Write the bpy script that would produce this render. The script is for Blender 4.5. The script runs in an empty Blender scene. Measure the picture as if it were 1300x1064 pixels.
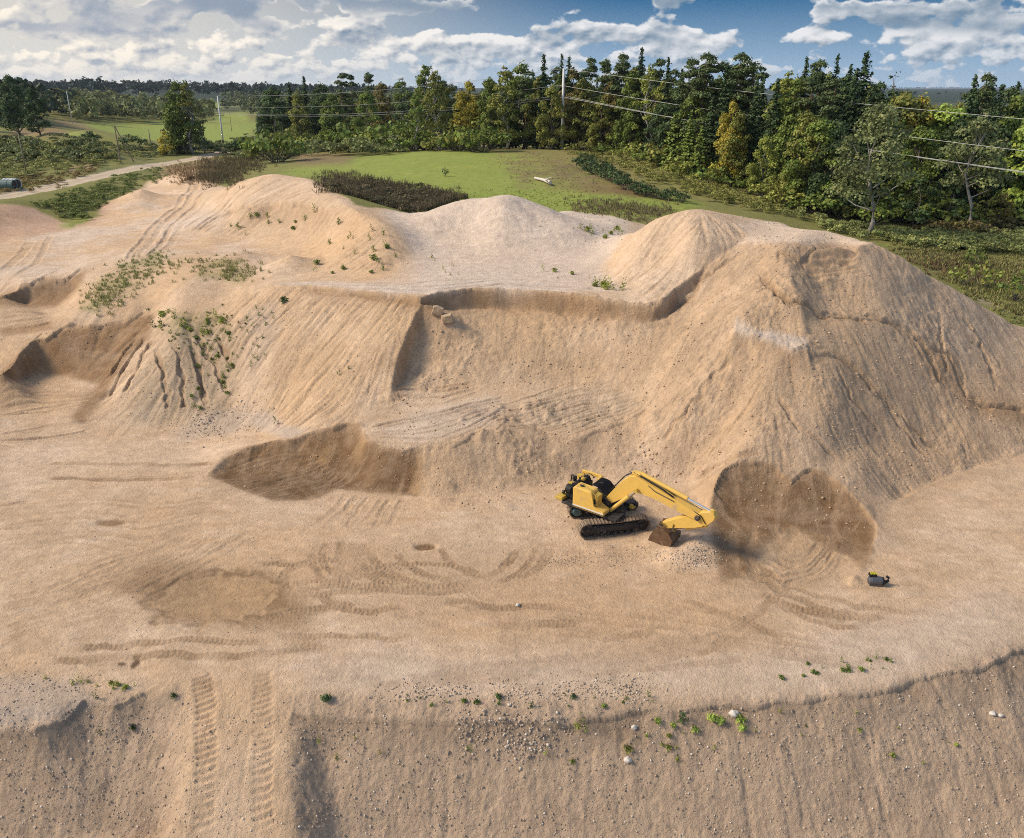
import bpy, bmesh, math, random, time
import numpy as np
from mathutils import Vector, Matrix, noise as mnoise
from mathutils.geometry import delaunay_2d_cdt
T0 = time.time()
random.seed(7)
RNG = np.random.default_rng(11)
R = math.radians
C = bpy.context.scene.collection
SC = bpy.context.scene

# ---------------------------------------------------------------- camera
CAM_H, PITCH, FPX = 24.0, R(20.4), 1010.0        # metres, downward tilt, focal length in photo pixels
cam_d = bpy.data.cameras.new('camera')
cam = bpy.data.objects.new('camera', cam_d); C.objects.link(cam)
cam.location = (0, 0, CAM_H)
cam.rotation_euler = (R(90) - PITCH, 0, 0)
cam_d.sensor_fit = 'HORIZONTAL'; cam_d.sensor_width = 36.0
cam_d.lens = 36.0 * FPX / 1300.0
cam_d.shift_y = -46.0 / 1300.0
cam_d.clip_start = 0.5; cam_d.clip_end = 30000
SC.camera = cam
SC.cycles.filter_width = 1.0
SC.cycles.use_denoising = False

# ---------------------------------------------------------------- exposure, sun, sky
SC.view_settings.view_transform = 'Standard'; SC.view_settings.look = 'None'
SC.view_settings.exposure = 0.80; SC.view_settings.gamma = 1.0
SUN_EL, SUN_AZ = R(40), R(-91)                   # azimuth from +Y towards +X: the sun stands to the left
SUN_POWER, SUN_ANGLE = 2.7, R(17)
sd = bpy.data.lights.new('sun', 'SUN'); sd.energy = SUN_POWER; sd.angle = SUN_ANGLE; sd.color = (1.0, 0.88, 0.71)
so = bpy.data.objects.new('sun', sd); C.objects.link(so)
sdir = Vector((math.sin(SUN_AZ) * math.cos(SUN_EL), math.cos(SUN_AZ) * math.cos(SUN_EL), math.sin(SUN_EL)))
so.rotation_euler = sdir.to_track_quat('Z', 'Y').to_euler()
so.location = sdir * 200

W = bpy.data.worlds.new('World'); SC.world = W; W.use_nodes = True
class NT:
    """small helper that wires shader nodes"""
    def __init__(self, tree): self.t = tree; self.n = tree.nodes; self.l = tree.links
    def add(self, typ, **kw):
        nd = self.n.new(typ)
        for k, v in kw.items(): setattr(nd, k, v)
        return nd
    def link(self, a, b): self.l.new(a, b)
    def val(self, sock, v):
        if isinstance(v, (int, float, tuple, list)): sock.default_value = v
        else: self.link(v, sock)
    def math(self, op, a, b=0.0, c=None, clamp=False):
        nd = self.add('ShaderNodeMath', operation=op, use_clamp=clamp)
        self.val(nd.inputs[0], a); self.val(nd.inputs[1], b)
        if c is not None: self.val(nd.inputs[2], c)
        return nd.outputs[0]
    def mix(self, f, a, b, blend='MIX'):
        nd = self.add('ShaderNodeMix', data_type='RGBA', blend_type=blend)
        self.val(nd.inputs[0], f); self.val(nd.inputs[6], a); self.val(nd.inputs[7], b)
        return nd.outputs[2]
    def ramp(self, x, lo, hi, smooth=True):
        nd = self.add('ShaderNodeMapRange', interpolation_type='SMOOTHSTEP' if smooth else 'LINEAR')
        self.val(nd.inputs[0], x); nd.inputs[1].default_value = lo; nd.inputs[2].default_value = hi
        return nd.outputs[0]
    def noise(self, vec, scale, detail=4, rough=0.55, dist=0.0, dims='3D'):
        nd = self.add('ShaderNodeTexNoise', noise_dimensions=dims)
        if vec is not None: self.link(vec, nd.inputs['Vector'])
        nd.inputs['Scale'].default_value = scale; nd.inputs['Detail'].default_value = detail
        nd.inputs['Roughness'].default_value = rough; nd.inputs['Distortion'].default_value = dist
        return nd.outputs[0]
    def xyz(self, x, y, z):
        nd = self.add('ShaderNodeCombineXYZ')
        self.val(nd.inputs[0], x); self.val(nd.inputs[1], y); self.val(nd.inputs[2], z)
        return nd.outputs[0]
def build_sky():
    n = NT(W.node_tree); W.node_tree.nodes.clear()
    out = n.add('ShaderNodeOutputWorld'); bg = n.add('ShaderNodeBackground'); n.link(bg.outputs[0], out.inputs[0])
    STR = 0.11; bg.inputs[1].default_value = STR
    sky = n.add('ShaderNodeTexSky', sky_type='NISHITA'); sky.sun_disc = False; sky.sun_elevation = SUN_EL; sky.sun_rotation = SUN_AZ
    sky.altitude = 100; sky.air_density = 1.0; sky.dust_density = .35; sky.ozone_density = 2.0
    tc = n.add('ShaderNodeTexCoord'); sp = n.add('ShaderNodeSeparateXYZ'); n.link(tc.outputs['Generated'], sp.inputs[0])
    x, y, z = sp.outputs
    A = n.math('ARCTAN2', x, y); E = n.math('ARCSINE', z)
    def ang(px, py):
        rx, rv = (px - 650) / 1010.0, (486 - py) / 1010.0; cp, s_ = math.cos(PITCH), math.sin(PITCH)
        d = Vector((rx, cp + rv * s_, -s_ + rv * cp)).normalized(); return math.atan2(d.x, d.y), math.asin(d.z)
    # where cloud masses gather: (px, py, half width, half height, amount)
    BL = [(255, 6, 38, 13, .8), (150, 22, 80, 26, .45), (60, 40, 70, 18, .25), (470, 2, 90, 10, .7), (560, 14, 60, 11, .5), (335, 28, 40, 20, .4), (1245, 22, 75, 20, .65), (1135, 20, 50, 16, .6), (790, 42, 60, 13, .5), (850, 50, 60, 20, .55), (700, 62, 60, 22, .55), (880, 70, 60, 26, .4),
          (480, 52, 70, 16, .45), (600, 62, 60, 22, .5), (1175, 62, 30, 22, .55), (1270, 68, 40, 14, .4), (1030, 42, 50, 9, .35), (1060, 12, 28, 10, .5), (660, 22, 90, 14, -.45), (950, 22, 70, 13, -.4), (300, 80, 300, 22, .22)]
    cov = 0.0
    for px, py, sx, sy, a in BL:
        a0, e0 = ang(px, py); sa, se = sx / 1110.0, sy / 1110.0
        u = n.math('DIVIDE', n.math('SUBTRACT', A, a0), sa); v = n.math('DIVIDE', n.math('SUBTRACT', E, e0), se)
        q = n.math('ADD', n.math('MULTIPLY', u, u), n.math('MULTIPLY', v, v))
        cov = n.math('ADD', cov, n.math('MULTIPLY', n.math('POWER', 2.718, n.math('MULTIPLY', q, -1.0)), a))
    shade = 0.0
    for px, py, sx, sy in [(255, 2, 36, 12), (150, 26, 75, 15), (40, 34, 50, 7), (470, 1, 90, 9), (560, 13, 45, 7), (1245, 32, 65, 9), (1135, 28, 40, 7), (790, 1, 70, 6), (335, 32, 28, 10)]:
        a0, e0 = ang(px, py); u = n.math('DIVIDE', n.math('SUBTRACT', A, a0), sx / 1110.0); v = n.math('DIVIDE', n.math('SUBTRACT', E, e0), sy / 1110.0)
        shade = n.math('ADD', shade, n.math('POWER', 2.718, n.math('MULTIPLY', n.math('ADD', n.math('MULTIPLY', u, u), n.math('MULTIPLY', v, v)), -1.0)))
    def cell(s, asp, seed, detail, rough, dA, dE):
        return n.noise(n.xyz(n.math('MULTIPLY_ADD', A, s, seed + dA * s), n.math('MULTIPLY_ADD', E, s * asp, seed * .7 + dE * s * asp), seed * 1.3), 1.0, detail, rough, .0)
    kf = n.ramp(E, .065, .02)                       # smaller clouds towards the horizon
    def dens(dA=0.0, dE=0.0):
        big = cell(19.0, 1.75, 3.1, 9, .48, dA, dE); sm = cell(44.0, 1.6, 8.7, 8, .48, dA, dE); puff = cell(95.0, 1.3, 5.3, 4, .55, dA, dE)
        d = n.math('ADD', n.math('MULTIPLY', big, n.math('SUBTRACT', 1.0, n.math('MULTIPLY', kf, .65))), n.math('MULTIPLY', sm, n.math('MULTIPLY', kf, .65)))
        return n.math('ADD', n.math('MULTIPLY', d, .925), n.math('MULTIPLY', puff, .075))
    d0 = dens(); d1 = dens(-.004, .0055); d3 = dens(.0, .014)
    low = n.ramp(E, .06, .008); left = n.ramp(A, .15, -.5)
    add = n.math('ADD', n.math('MULTIPLY', cov, .27), n.math('ADD', n.math('MULTIPLY', low, .038), n.math('MULTIPLY', left, n.math('MULTIPLY_ADD', n.ramp(E, .075, .02), .05, .02))))
    c0 = n.math('ADD', d0, add); cup = n.math('ADD', d3, add)
    mask = n.ramp(c0, .548, .602)
    lit = n.math('MULTIPLY_ADD', n.math('SUBTRACT', d0, d1), 6.0, .66, clamp=True)
    under = n.ramp(cup, .60, .82)                    # how much cloud stands above this spot: grey undersides
    high = n.ramp(E, .03, .075)
    lum = n.math('MULTIPLY', lit, n.math('SUBTRACT', 1.0, n.math('MULTIPLY', under, n.math('MULTIPLY_ADD', high, .62, .30))))
    lum = n.math('MULTIPLY', lum, n.math('SUBTRACT', 1.0, n.math('MULTIPLY', n.math('MULTIPLY', n.ramp(E, .062, .086), n.ramp(c0, .575, .66)), .78)))
    lum = n.math('MULTIPLY', lum, n.math('SUBTRACT', 1.0, n.math('MULTIPLY', n.math('MINIMUM', shade, 1.0), .74)))
    w = 1.0 / STR
    bright = n.mix(left, (.50 * w, .50 * w, .505 * w, 1), (.66 * w, .59 * w, .49 * w, 1)); dark = n.mix(left, (.10 * w, .155 * w, .215 * w, 1), (.17 * w, .205 * w, .26 * w, 1))
    cloud = n.mix(lum, dark, bright)
    grad = n.mix(n.ramp(E, .0, .095, False), (.21 * w, .31 * w, .41 * w, 1), (.010 * w, .078 * w, .175 * w, 1))
    grad = n.mix(n.math('MULTIPLY', left, .75), grad, (.52 * w, .475 * w, .40 * w, 1))
    blue = n.mix(n.ramp(E, .30, .12), sky.outputs[0], grad)
    cloud = n.mix(n.math('MULTIPLY', n.ramp(E, .05, .0), .5), cloud, grad)
    n.link(n.mix(mask, blue, cloud), bg.inputs[0])
build_sky()
# ---------------------------------------------------------------- ground: one sheet from the near bank to the horizon
CP, SP = math.cos(PITCH), math.sin(PITCH)
def ray(px, py):
    x = (px - 650.0) / FPX; v = (486.0 - py) / FPX
    return x, CP + v * SP, -SP + v * CP
def P(px, py, z):
    """plan position of the point of the place that the camera sees at (px, py) when it lies at height z"""
    dx, dy, dz = ray(px, py); t = (z - CAM_H) / dz
    return (t * dx, t * dy, z)
def pix(X, Y, Z):
    X = np.asarray(X, float); Y = np.asarray(Y, float); Z = np.asarray(Z, float) - CAM_H
    f = Y * CP - Z * SP; u = Y * SP + Z * CP
    f = np.maximum(f, 0.1)
    return 650 + FPX * X / f, 486 - FPX * u / f

bands = [(8, 18, .02), (18, 27, .0013), (27, 43, .0022), (43, 68, .0012), (68, 110, .0024), (110, 400, .007), (400, 9000, .03)]
ys = []
for a, b, r in bands:
    k = max(2, int(math.log(b / a) / r))
    ys += list(a * (b / a) ** (np.arange(k) / k))
ys.append(9000.0)
GY = np.array(ys); NR = len(GY); NC = 1340; UMAX = 0.94; CO = 9.0
GU = np.linspace(-UMAX, UMAX, NC)
YY = np.repeat(GY[:, None], NC, 1); XX = GU[None, :] * (YY + CO)
ROWI = np.arange(NR)
def rc(X, Y):
    X = np.asarray(X, float); Y = np.asarray(Y, float)
    return np.interp(Y, GY, ROWI), (X / (Y + CO) + UMAX) / (2 * UMAX) * (NC - 1)
def sample(F, X, Y):
    r, c = rc(X, Y)
    r = np.clip(r, 0, NR - 1.001); c = np.clip(c, 0, NC - 1.001)
    i = r.astype(int); j = c.astype(int); fr = r - i; fc = c - j
    return (F[i, j] * (1 - fr) + F[i + 1, j] * fr) * (1 - fc) + (F[i, j + 1] * (1 - fr) + F[i + 1, j + 1] * fr) * fc

# --- survey lines: (px, py, z) triples read off the place, joined as break lines; 'c' = sharp edge, 's' = soft, 'p' = loose points
LINES = []; SURVEY = []
def L(kind, *pts): SURVEY.extend(pts); LINES.append((kind, [P(*p) for p in pts]))
def LW(kind, *pts): LINES.append((kind, [tuple(map(float, p)) for p in pts]))
# near bank
LW('s', (-40, 8, -7), (-10, 8, -7), (10, 8, -7), (40, 8, -7))
LW('s', (-40, 18, -6), (-12, 18, -6), (-6.5, 18, -5.2), (10, 18, -6), (40, 18, -6))
L('c', (-260, 925, -.2), (-120, 920, -.2), (0, 924, -.3), (44, 923, -.3), (78, 912, -.3), (112, 886, -.2), (126, 889, -.25), (146, 894, -.3), (190, 877, -.2), (222, 872, -.15), (233, 889, -.4))
L('c', (369, 900, -.4), (385, 905, -.5), (400, 906, -.5), (453, 908, -.5), (541, 912, -.5), (577, 913, -.5), (630, 913, -.5), (700, 912, -.5), (718, 907, -.5), (775, 904, -.5), (840, 897, -.5), (920, 893, -.45), (981, 890, -.4), (1034, 885, -.4), (1084, 881, -.35), (1123, 873, -.3), (1158, 860, -.3), (1222, 852, -.25), (1265, 838, -.2), (1300, 818, -.2), (1350, 800, -.2), (1450, 770, -.2), (1650, 740, -.2))
L('s', (380, 882, -.15), (500, 878, -.1), (650, 876, -.1), (840, 868, -.1), (980, 862, -.05), (1100, 845, 0), (1220, 815, 0), (1300, 788, 0), (1400, 760, 0))
L('s', (230, 850, 0), (300, 846, .0), (368, 850, 0))
L('s', (233, 889, -.4), (228, 973, -1.35), (222, 1064, -2.75))
L('s', (369, 900, -.4), (372, 973, -1.35), (376, 1064, -2.75))
L('s', (412, 960, -1.75), (450, 973, -1.9), (700, 973, -1.9), (1000, 973, -2.0), (1300, 973, -2.6), (1500, 973, -3.0))
L('s', (432, 1064, -3.6), (470, 1064, -3.7), (700, 1064, -3.7), (1000, 1064, -3.8), (1300, 1064, -4.1), (1600, 1064, -4.3))
L('s', (210, 973, -1.8), (150, 973, -2.0), (60, 973, -1.6), (0, 973, -1.6), (-200, 973, -1.6))
L('s', (205, 1064, -3.6), (100, 1064, -3.7), (0, 1064, -3.6), (-200, 1064, -3.6))
L('p', (170, 930, -1.3), (112, 950, -1.45), (1150, 920, -1.3), (1250, 920, -1.7))
# pit floor
L('p', (-250, 800, 0), (0, 860, 0), (100, 830, .02), (0, 760, .05), (150, 790, -.02), (275, 760, -.12), (400, 760, .02), (150, 690, .08), (0, 650, .12), (-250, 650, .15),
  (450, 700, .02), (600, 700, 0), (600, 800, .03), (750, 760, -.03), (850, 740, 0), (900, 800, .02), (1100, 780, 0), (1250, 720, .05), (1400, 700, .1), (1200, 660, .12), (1150, 690, .1), (1500, 640, .2), (250, 660, .05), (700, 650, .0))
L('p', (-260, 560, .7), (60, 600, .2), (200, 590, .15), (250, 570, .15), (0, 580, .3))
# left bite at the hill foot
L('c', (262, 603, .2), (285, 580, .7), (315, 567, 1.15), (345, 560, 1.45), (368, 558, 1.6), (395, 549, 2.0), (420, 541, 2.4), (440, 535, 2.6), (455, 537, 2.7), (464, 557, 2.35), (485, 566, 2.2), (510, 573, 2.0), (535, 567, 2.15), (534, 590, 1.35), (531, 612, .55), (529, 630, .03))
L('s', (262, 603, .2), (300, 622, .02), (350, 638, 0), (400, 633, 0), (425, 622, .02), (470, 627, .03), (529, 630, .03))
L('s', (285, 600, -.02), (330, 592, .12), (380, 596, .15), (430, 606, .08), (470, 622, .06), (520, 625, .06))
L('p', (340, 615, -.1), (400, 612, -.05), (380, 575, .75), (330, 577, .6), (436, 565, 1.3), (450, 590, .75), (462, 590, .85))
# hill foot
L('s', (130, 549, .3), (170, 546, .3), (217, 541, .3), (262, 546, .25), (300, 549, .3), (335, 552, .5), (345, 560, 1.45))
L('p', (338, 528, 1.3), (330, 540, .8), (365, 545, 1.5))
L('s', (545, 630, .08), (600, 627, .1), (680, 618, .1), (745, 602, .12), (800, 610, .12), (845, 615, .15), (870, 612, .2), (885, 618, .35), (893, 640, .3), (897, 680, .2))
# bench and its front lip
L('c', (535, 567, 2.15), (573, 567, 2.2), (598, 551, 2.5), (632, 547, 2.6), (646, 524, 3.0), (660, 535, 2.6), (690, 552, 2.1), (736, 554, 2.15), (757, 545, 2.4), (800, 531, 2.8), (817, 520, 3.2))
L('s', (464, 533, 2.75), (500, 513, 3.2), (540, 502, 3.45), (600, 492, 3.75), (680, 487, 3.95), (740, 482, 4.2), (790, 490, 4.2), (817, 520, 3.2))
L('p', (560, 540, 2.75), (600, 520, 3.15), (700, 520, 3.05), (760, 515, 3.2), (640, 600, .85), (720, 590, .7), (570, 600, 1.0))
# terrace edge
L('c', (340, 362, 8.3), (380, 362, 8.6), (430, 366, 8.8), (480, 371, 9.0), (533, 377, 9.05), (560, 370, 9.25), (600, 366, 9.3), (640, 366, 9.3), (680, 369, 9.3), (720, 372, 9.3), (760, 378, 9.25), (790, 383, 9.1), (820, 385, 9.1), (842, 378, 9.5), (860, 364, 10.0), (900, 335, 11.4), (935, 309, 12.7))
L('c', (540, 392, 8.15), (565, 391, 8.0), (600, 388, 8.0), (650, 388, 8.0), (680, 392, 7.95), (720, 395, 7.95), (760, 401, 7.95), (795, 405, 7.95), (825, 404, 8.1), (848, 395, 8.45), (862, 382, 8.9))
L('c', (536, 380, 9.0), (518, 420, 7.2), (504, 460, 5.4), (497, 498, 3.8), (495, 512, 3.3))
L('s', (540, 392, 8.15), (530, 425, 6.5), (519, 462, 4.75), (512, 490, 3.6))
L('p', (620, 440, 5.9), (720, 440, 6.0), (680, 420, 6.8), (780, 440, 6.3))
# main flank, left of the bowl
L('p', (400, 450, 5.1), (350, 450, 4.9), (440, 480, 4.3), (400, 510, 2.9))
L('s', (318, 385, 7.2), (306, 420, 5.6), (298, 450, 4.0), (298, 490, 2.2), (300, 525, .9), (300, 549, .3))
# nose with rills
L('s', (250, 340, 8.3), (232, 370, 7.5), (225, 402, 6.1), (222, 450, 4.0), (218, 500, 1.9), (217, 541, .3))
L('s', (232, 400, 6.1), (285, 402, 6.1), (300, 410, 5.95))
L('p', (260, 450, 3.75), (255, 500, 1.75), (180, 470, 2.9), (170, 520, 1.0))
# left lower terrace
L('c', (-160, 505, 2.5), (0, 471, 3.2), (25, 447, 3.7), (46, 430, 4.1), (60, 430, 4.1), (80, 416, 4.5), (96, 413, 4.6), (114, 414, 4.6), (140, 410, 4.8), (162, 409, 4.9), (180, 398, 5.4), (194, 398, 5.5), (206, 404, 5.6))
L('s', (-160, 545, .9), (0, 492, 1.6), (30, 480, 1.6), (60, 473, 1.6), (85, 476, 1.5), (125, 490, 1.3), (140, 520, .75), (125, 549, .3))
L('p', (50, 515, .8), (0, 520, .8), (110, 460, 2.5), (135, 440, 3.2), (170, 430, 4.0), (60, 545, .35))
# left upper terrace
L('c', (-160, 408, 5.6), (0, 373, 6.2), (25, 365, 6.4), (28, 359, 6.6), (38, 361, 6.5), (58, 350, 6.9), (70, 354, 6.8), (88, 352, 6.9), (100, 358, 6.75))
L('s', (-160, 425, 4.6), (0, 386, 4.9), (30, 388, 4.75), (60, 389, 4.7), (80, 386, 4.8), (98, 372, 5.6))
L('s', (-160, 450, 4.1), (0, 414, 4.55), (40, 411, 4.65), (66, 405, 4.8))
L('s', (-160, 462, 3.7), (0, 428, 4.05), (40, 425, 4.15), (64, 418, 4.45))
L('s', (150, 334, 7.9), (115, 385, 6.0), (85, 412, 4.7))
L('s', (150, 334, 7.9), (170, 322, 8.3), (200, 320, 8.6), (240, 318, 8.8), (300, 326, 8.7), (330, 345, 8.4))
L('p', (190, 365, 7.0), (270, 346, 8.1), (310, 352, 8.1), (170, 390, 5.9), (285, 380, 7.0))
# plateau behind
L('p', (330, 342, 8.25), (260, 318, 8.1), (160, 312, 8.0), (80, 330, 7.3), (0, 345, 6.9), (-160, 360, 6.7), (0, 310, 7.9), (100, 300, 8.1), (200, 295, 8.2), (250, 300, 8.2), (300, 305, 8.2), (340, 315, 8.4), (390, 325, 8.6), (410, 345, 8.75), (120, 280, 8.3), (200, 265, 8.4), (215, 245, 8.5), (240, 232, 8.7), (-160, 320, 7.8))
L('s', (0, 290, 8.2), (60, 284, 8.2), (120, 272, 8.4), (150, 262, 8.5), (190, 240, 8.7), (200, 230, 8.9))
L('s', (-160, 280, 10.6), (0, 259, 10.4), (60, 249, 10.2), (110, 238, 9.9), (150, 228, 9.8), (195, 219, 9.6))
# large striated dune behind on the left
L('s', (250, 262, 9.2), (280, 240, 11.2), (305, 224, 13.2), (345, 214, 14.5), (385, 222, 14.0), (412, 238, 13.6), (440, 258, 13.0))
L('c', (292, 272, 10.2), (301, 262, 11.2), (325, 257, 11.9), (345, 256, 12.0), (375, 258, 12.2), (400, 263, 12.2), (425, 266, 12.4), (455, 268, 12.6))
L('s', (270, 296, 8.6), (290, 291, 9.0), (330, 288, 9.4), (370, 292, 9.5), (395, 300, 9.6), (420, 310, 9.7))
L('s', (455, 268, 12.6), (480, 281, 12.3), (506, 303, 11.2), (520, 322, 10.0), (540, 350, 9.3))
L('s', (330, 325, 8.5), (400, 356, 8.7), (440, 356, 8.9), (470, 352, 9.1), (500, 358, 9.15), (530, 362, 9.15))
# pale cone on the terrace
L('s', (480, 268, 12.2), (500, 270, 12.0), (540, 268, 12.2), (560, 259, 12.9), (580, 251, 13.5), (604, 247, 13.8), (622, 246, 13.9), (638, 239, 14.5), (650, 241, 14.3), (668, 252, 13.5), (690, 259, 13.0), (705, 272, 12.2), (725, 287, 11.5), (745, 305, 10.5), (750, 318, 9.9))
L('s', (560, 330, 9.6), (620, 325, 9.7), (700, 325, 9.7), (750, 318, 9.9))
L('p', (640, 285, 11.7), (590, 290, 11.0), (690, 295, 11.1), (540, 300, 10.6), (640, 350, 9.35), (740, 345, 9.4), (560, 355, 9.25))
L('s', (700, 270, 11.0), (720, 263, 11.2), (750, 272, 11.0), (780, 276, 10.8), (800, 277, 10.6))
L('p', (765, 300, 10.5), (775, 290, 10.6), (740, 280, 10.8))
# dune on the right of the terrace, the big heap with its flat top
L('s', (770, 345, 9.45), (785, 365, 9.2), (800, 375, 9.2))
L('s', (770, 345, 9.45), (790, 312, 10.7), (805, 292, 12.2), (830, 275, 14.0), (850, 267, 14.6), (870, 264, 14.8), (890, 263, 14.8), (905, 268, 14.6), (925, 280, 14.0), (940, 283, 13.7))
L('s', (940, 283, 13.7), (965, 286, 13.4), (985, 280, 13.5), (1000, 280, 13.5), (1015, 286, 13.3), (1050, 290, 13.2), (1080, 297, 13.0), (1100, 303, 12.9), (1111, 306, 12.85))
L('s', (1111, 306, 12.85), (1150, 328, 11.7), (1200, 360, 9.6), (1250, 388, 7.8), (1300, 416, 6.0), (1400, 472, 2.6), (1500, 530, .8))
L('c', (935, 309, 12.7), (985, 309, 13.0), (1010, 310, 13.0), (1050, 310, 13.0), (1090, 313, 12.8), (1111, 306, 12.85))
L('p', (960, 298, 13.1), (880, 300, 13.3), (860, 340, 11.0), (840, 330, 11.2))
L('s', (972, 314, 12.7), (966, 345, 11.3), (956, 385, 9.8), (945, 403, 9.1))
L('c', (992, 312, 12.95), (1003, 350, 11.35), (1014, 385, 9.95), (1026, 430, 8.05))
L('c', (934, 404, 8.9), (932, 421, 8.2), (967, 431, 7.95), (992, 437, 7.8), (1006, 445, 7.6), (1024, 440, 7.8), (1026, 432, 8.0))
L('s', (934, 404, 8.9), (957, 420, 8.35), (992, 423, 8.2), (1026, 432, 8.0))
L('s', (934, 452, 6.85), (967, 466, 6.5), (1003, 480, 6.0), (1034, 470, 6.5))
L('s', (930, 421, 8.05), (900, 480, 5.6), (862, 540, 3.1), (825, 590, .9))
L('p', (900, 430, 7.5), (870, 470, 5.7), (840, 440, 6.6), (960, 540, 4.0), (900, 560, 2.4), (1060, 330, 11.7), (1052, 380, 9.5), (1120, 400, 8.6), (1060, 480, 6.0), (1160, 480, 4.9), (1100, 560, 2.5), (1220, 490, 3.9), (1180, 560, 1.6))
L('s', (1111, 662, .55), (1120, 648, .3), (1150, 628, .15), (1180, 614, .12), (1240, 592, .2), (1300, 573, .25), (1380, 555, .3), (1500, 535, .5))
# right bite in the big heap
L('c', (899, 655, .55), (903, 635, 1.0), (906, 618, 1.55), (915, 600, 2.15), (926, 589, 2.45), (946, 585, 2.55), (970, 585, 2.55), (985, 591, 2.3), (998, 604, 1.95), (1008, 611, 1.75), (1015, 601, 2.0), (1030, 594, 2.15), (1050, 600, 1.95), (1075, 620, 1.5), (1095, 640, 1.05), (1111, 662, .55), (1111, 682, .42), (1104, 706, .3), (1091, 726, .2), (1076, 743, .03))
L('s', (912, 662, .3), (925, 648, .35), (960, 650, .3), (1000, 655, .3), (1050, 655, .35), (1078, 668, .2), (1088, 690, .1), (1075, 720, .03))
L('p', (930, 700, .12), (1000, 700, .08), (910, 725, .02), (1000, 750, -.02), (1050, 700, .06))
# ground behind the heaps, meadow, far country
LW('s', (24, 66, 10.2), (32, 68, 7.6), (40, 68, 5.2), (47, 66, 3.8), (56, 62, 3.0), (72, 58, 2.6))
LW('s', (-8, 94, 9.6), (4, 93, 9.8), (12, 92, 9.6), (17, 84, 9.2), (24, 76, 8.3))
L('p', (1130, 313, 7.0), (1200, 345, 5.5), (1250, 370, 5.0), (1300, 398, 4.6), (1400, 420, 3.8), (1300, 340, 5.0), (1450, 340, 4.5), (1180, 312, 6.6), (1240, 305, 6.2))
L('p', (440, 262, 9.5), (500, 263, 9.6), (560, 262, 9.8), (800, 270, 9.9), (850, 262, 9.9), (900, 262, 9.6), (960, 275, 9.0), (1000, 290, 8.2))
L('p', (400, 222, 10.3), (500, 230, 10.5), (600, 235, 10.6), (700, 240, 10.6), (780, 248, 10.6), (440, 203, 11.0), (560, 192, 12.2), (640, 191, 12.4), (700, 189, 12.4), (760, 196, 12.0), (850, 216, 10.8), (920, 240, 9.6), (1000, 265, 8.4), (1050, 285, 7.4), (1100, 300, 6.6), (1220, 296, 6.0), (1300, 292, 5.6), (1450, 300, 5.0), (800, 225, 11.2), (720, 215, 11.4))
L('s', (0, 249, 10.5), (60, 237, 10.3), (100, 227.5, 10.2), (150, 216.5, 10.0), (200, 208.5, 9.7), (255, 199.5, 9.2), (285, 193, 9.0))
L('p', (0, 235, 10.2), (-160, 250, 10.4), (60, 215, 9.6), (150, 200, 9.0), (0, 205, 9.6), (330, 205, 9.2), (380, 198, 9.6), (300, 215, 9.4), (350, 185, 8.0), (420, 190, 9.0), (280, 222, 9.2), (340, 207, 10.2), (230, 222, 9.0))
L('p', (0, 163, 15.5), (30, 160, 16), (70, 157, 16.5), (100, 157.5, 15.0), (-160, 165, 15), (130, 172, 10.5), (160, 185, 7.0), (60, 180, 11.5), (0, 185, 11.0))
L('p', (230, 185, 5.5), (200, 170, 4.5), (300, 175, 4.5), (140, 158, 3.5), (200, 157, 2.5), (350, 157, 2.5), (330, 168, 4.0))
LW('p', (-170, 520, 3), (-60, 500, 3), (60, 420, 6), (200, 400, 6), (330, 400, 4), (-400, 520, 20), (-300, 420, 18), (130, 250, 9), (200, 250, 6))
LW('p', (-700, 900, 12), (-300, 800, 6), (0, 800, 4), (300, 800, 6), (700, 900, 2), (-1000, 1500, 22), (-500, 1500, 14), (0, 1500, 10), (500, 1500, 8), (1000, 1500, 4))
LW('s', (-7200, 9000, 40), (-3000, 9000, 24), (0, 9000, 12), (3000, 9000, 10), (7200, 9000, 10))
LW('p', (-2200, 2800, 42), (-1300, 2800, 31), (-800, 2800, 18), (-300, 2800, 13), (400, 2800, 11), (1200, 2800, 8), (2200, 2800, 10), (-3500, 4600, 45), (3500, 4600, 10))

def add_corners():
    for Y in (8.0, 13, 20, 30, 42, 56, 75, 100, 140, 200, 300, 450, 900, 2800):
        for s in (-1, 1):
            X = s * (UMAX + .02) * (Y + CO)
            near = min((math.hypot((p[0] - X) / (Y + CO), math.log((p[1] + CO) / (Y + CO))), p[2]) for k, ln in LINES for p in ln)
            LINES.append(('p', [(X, Y, near[1])]))
add_corners()

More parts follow.
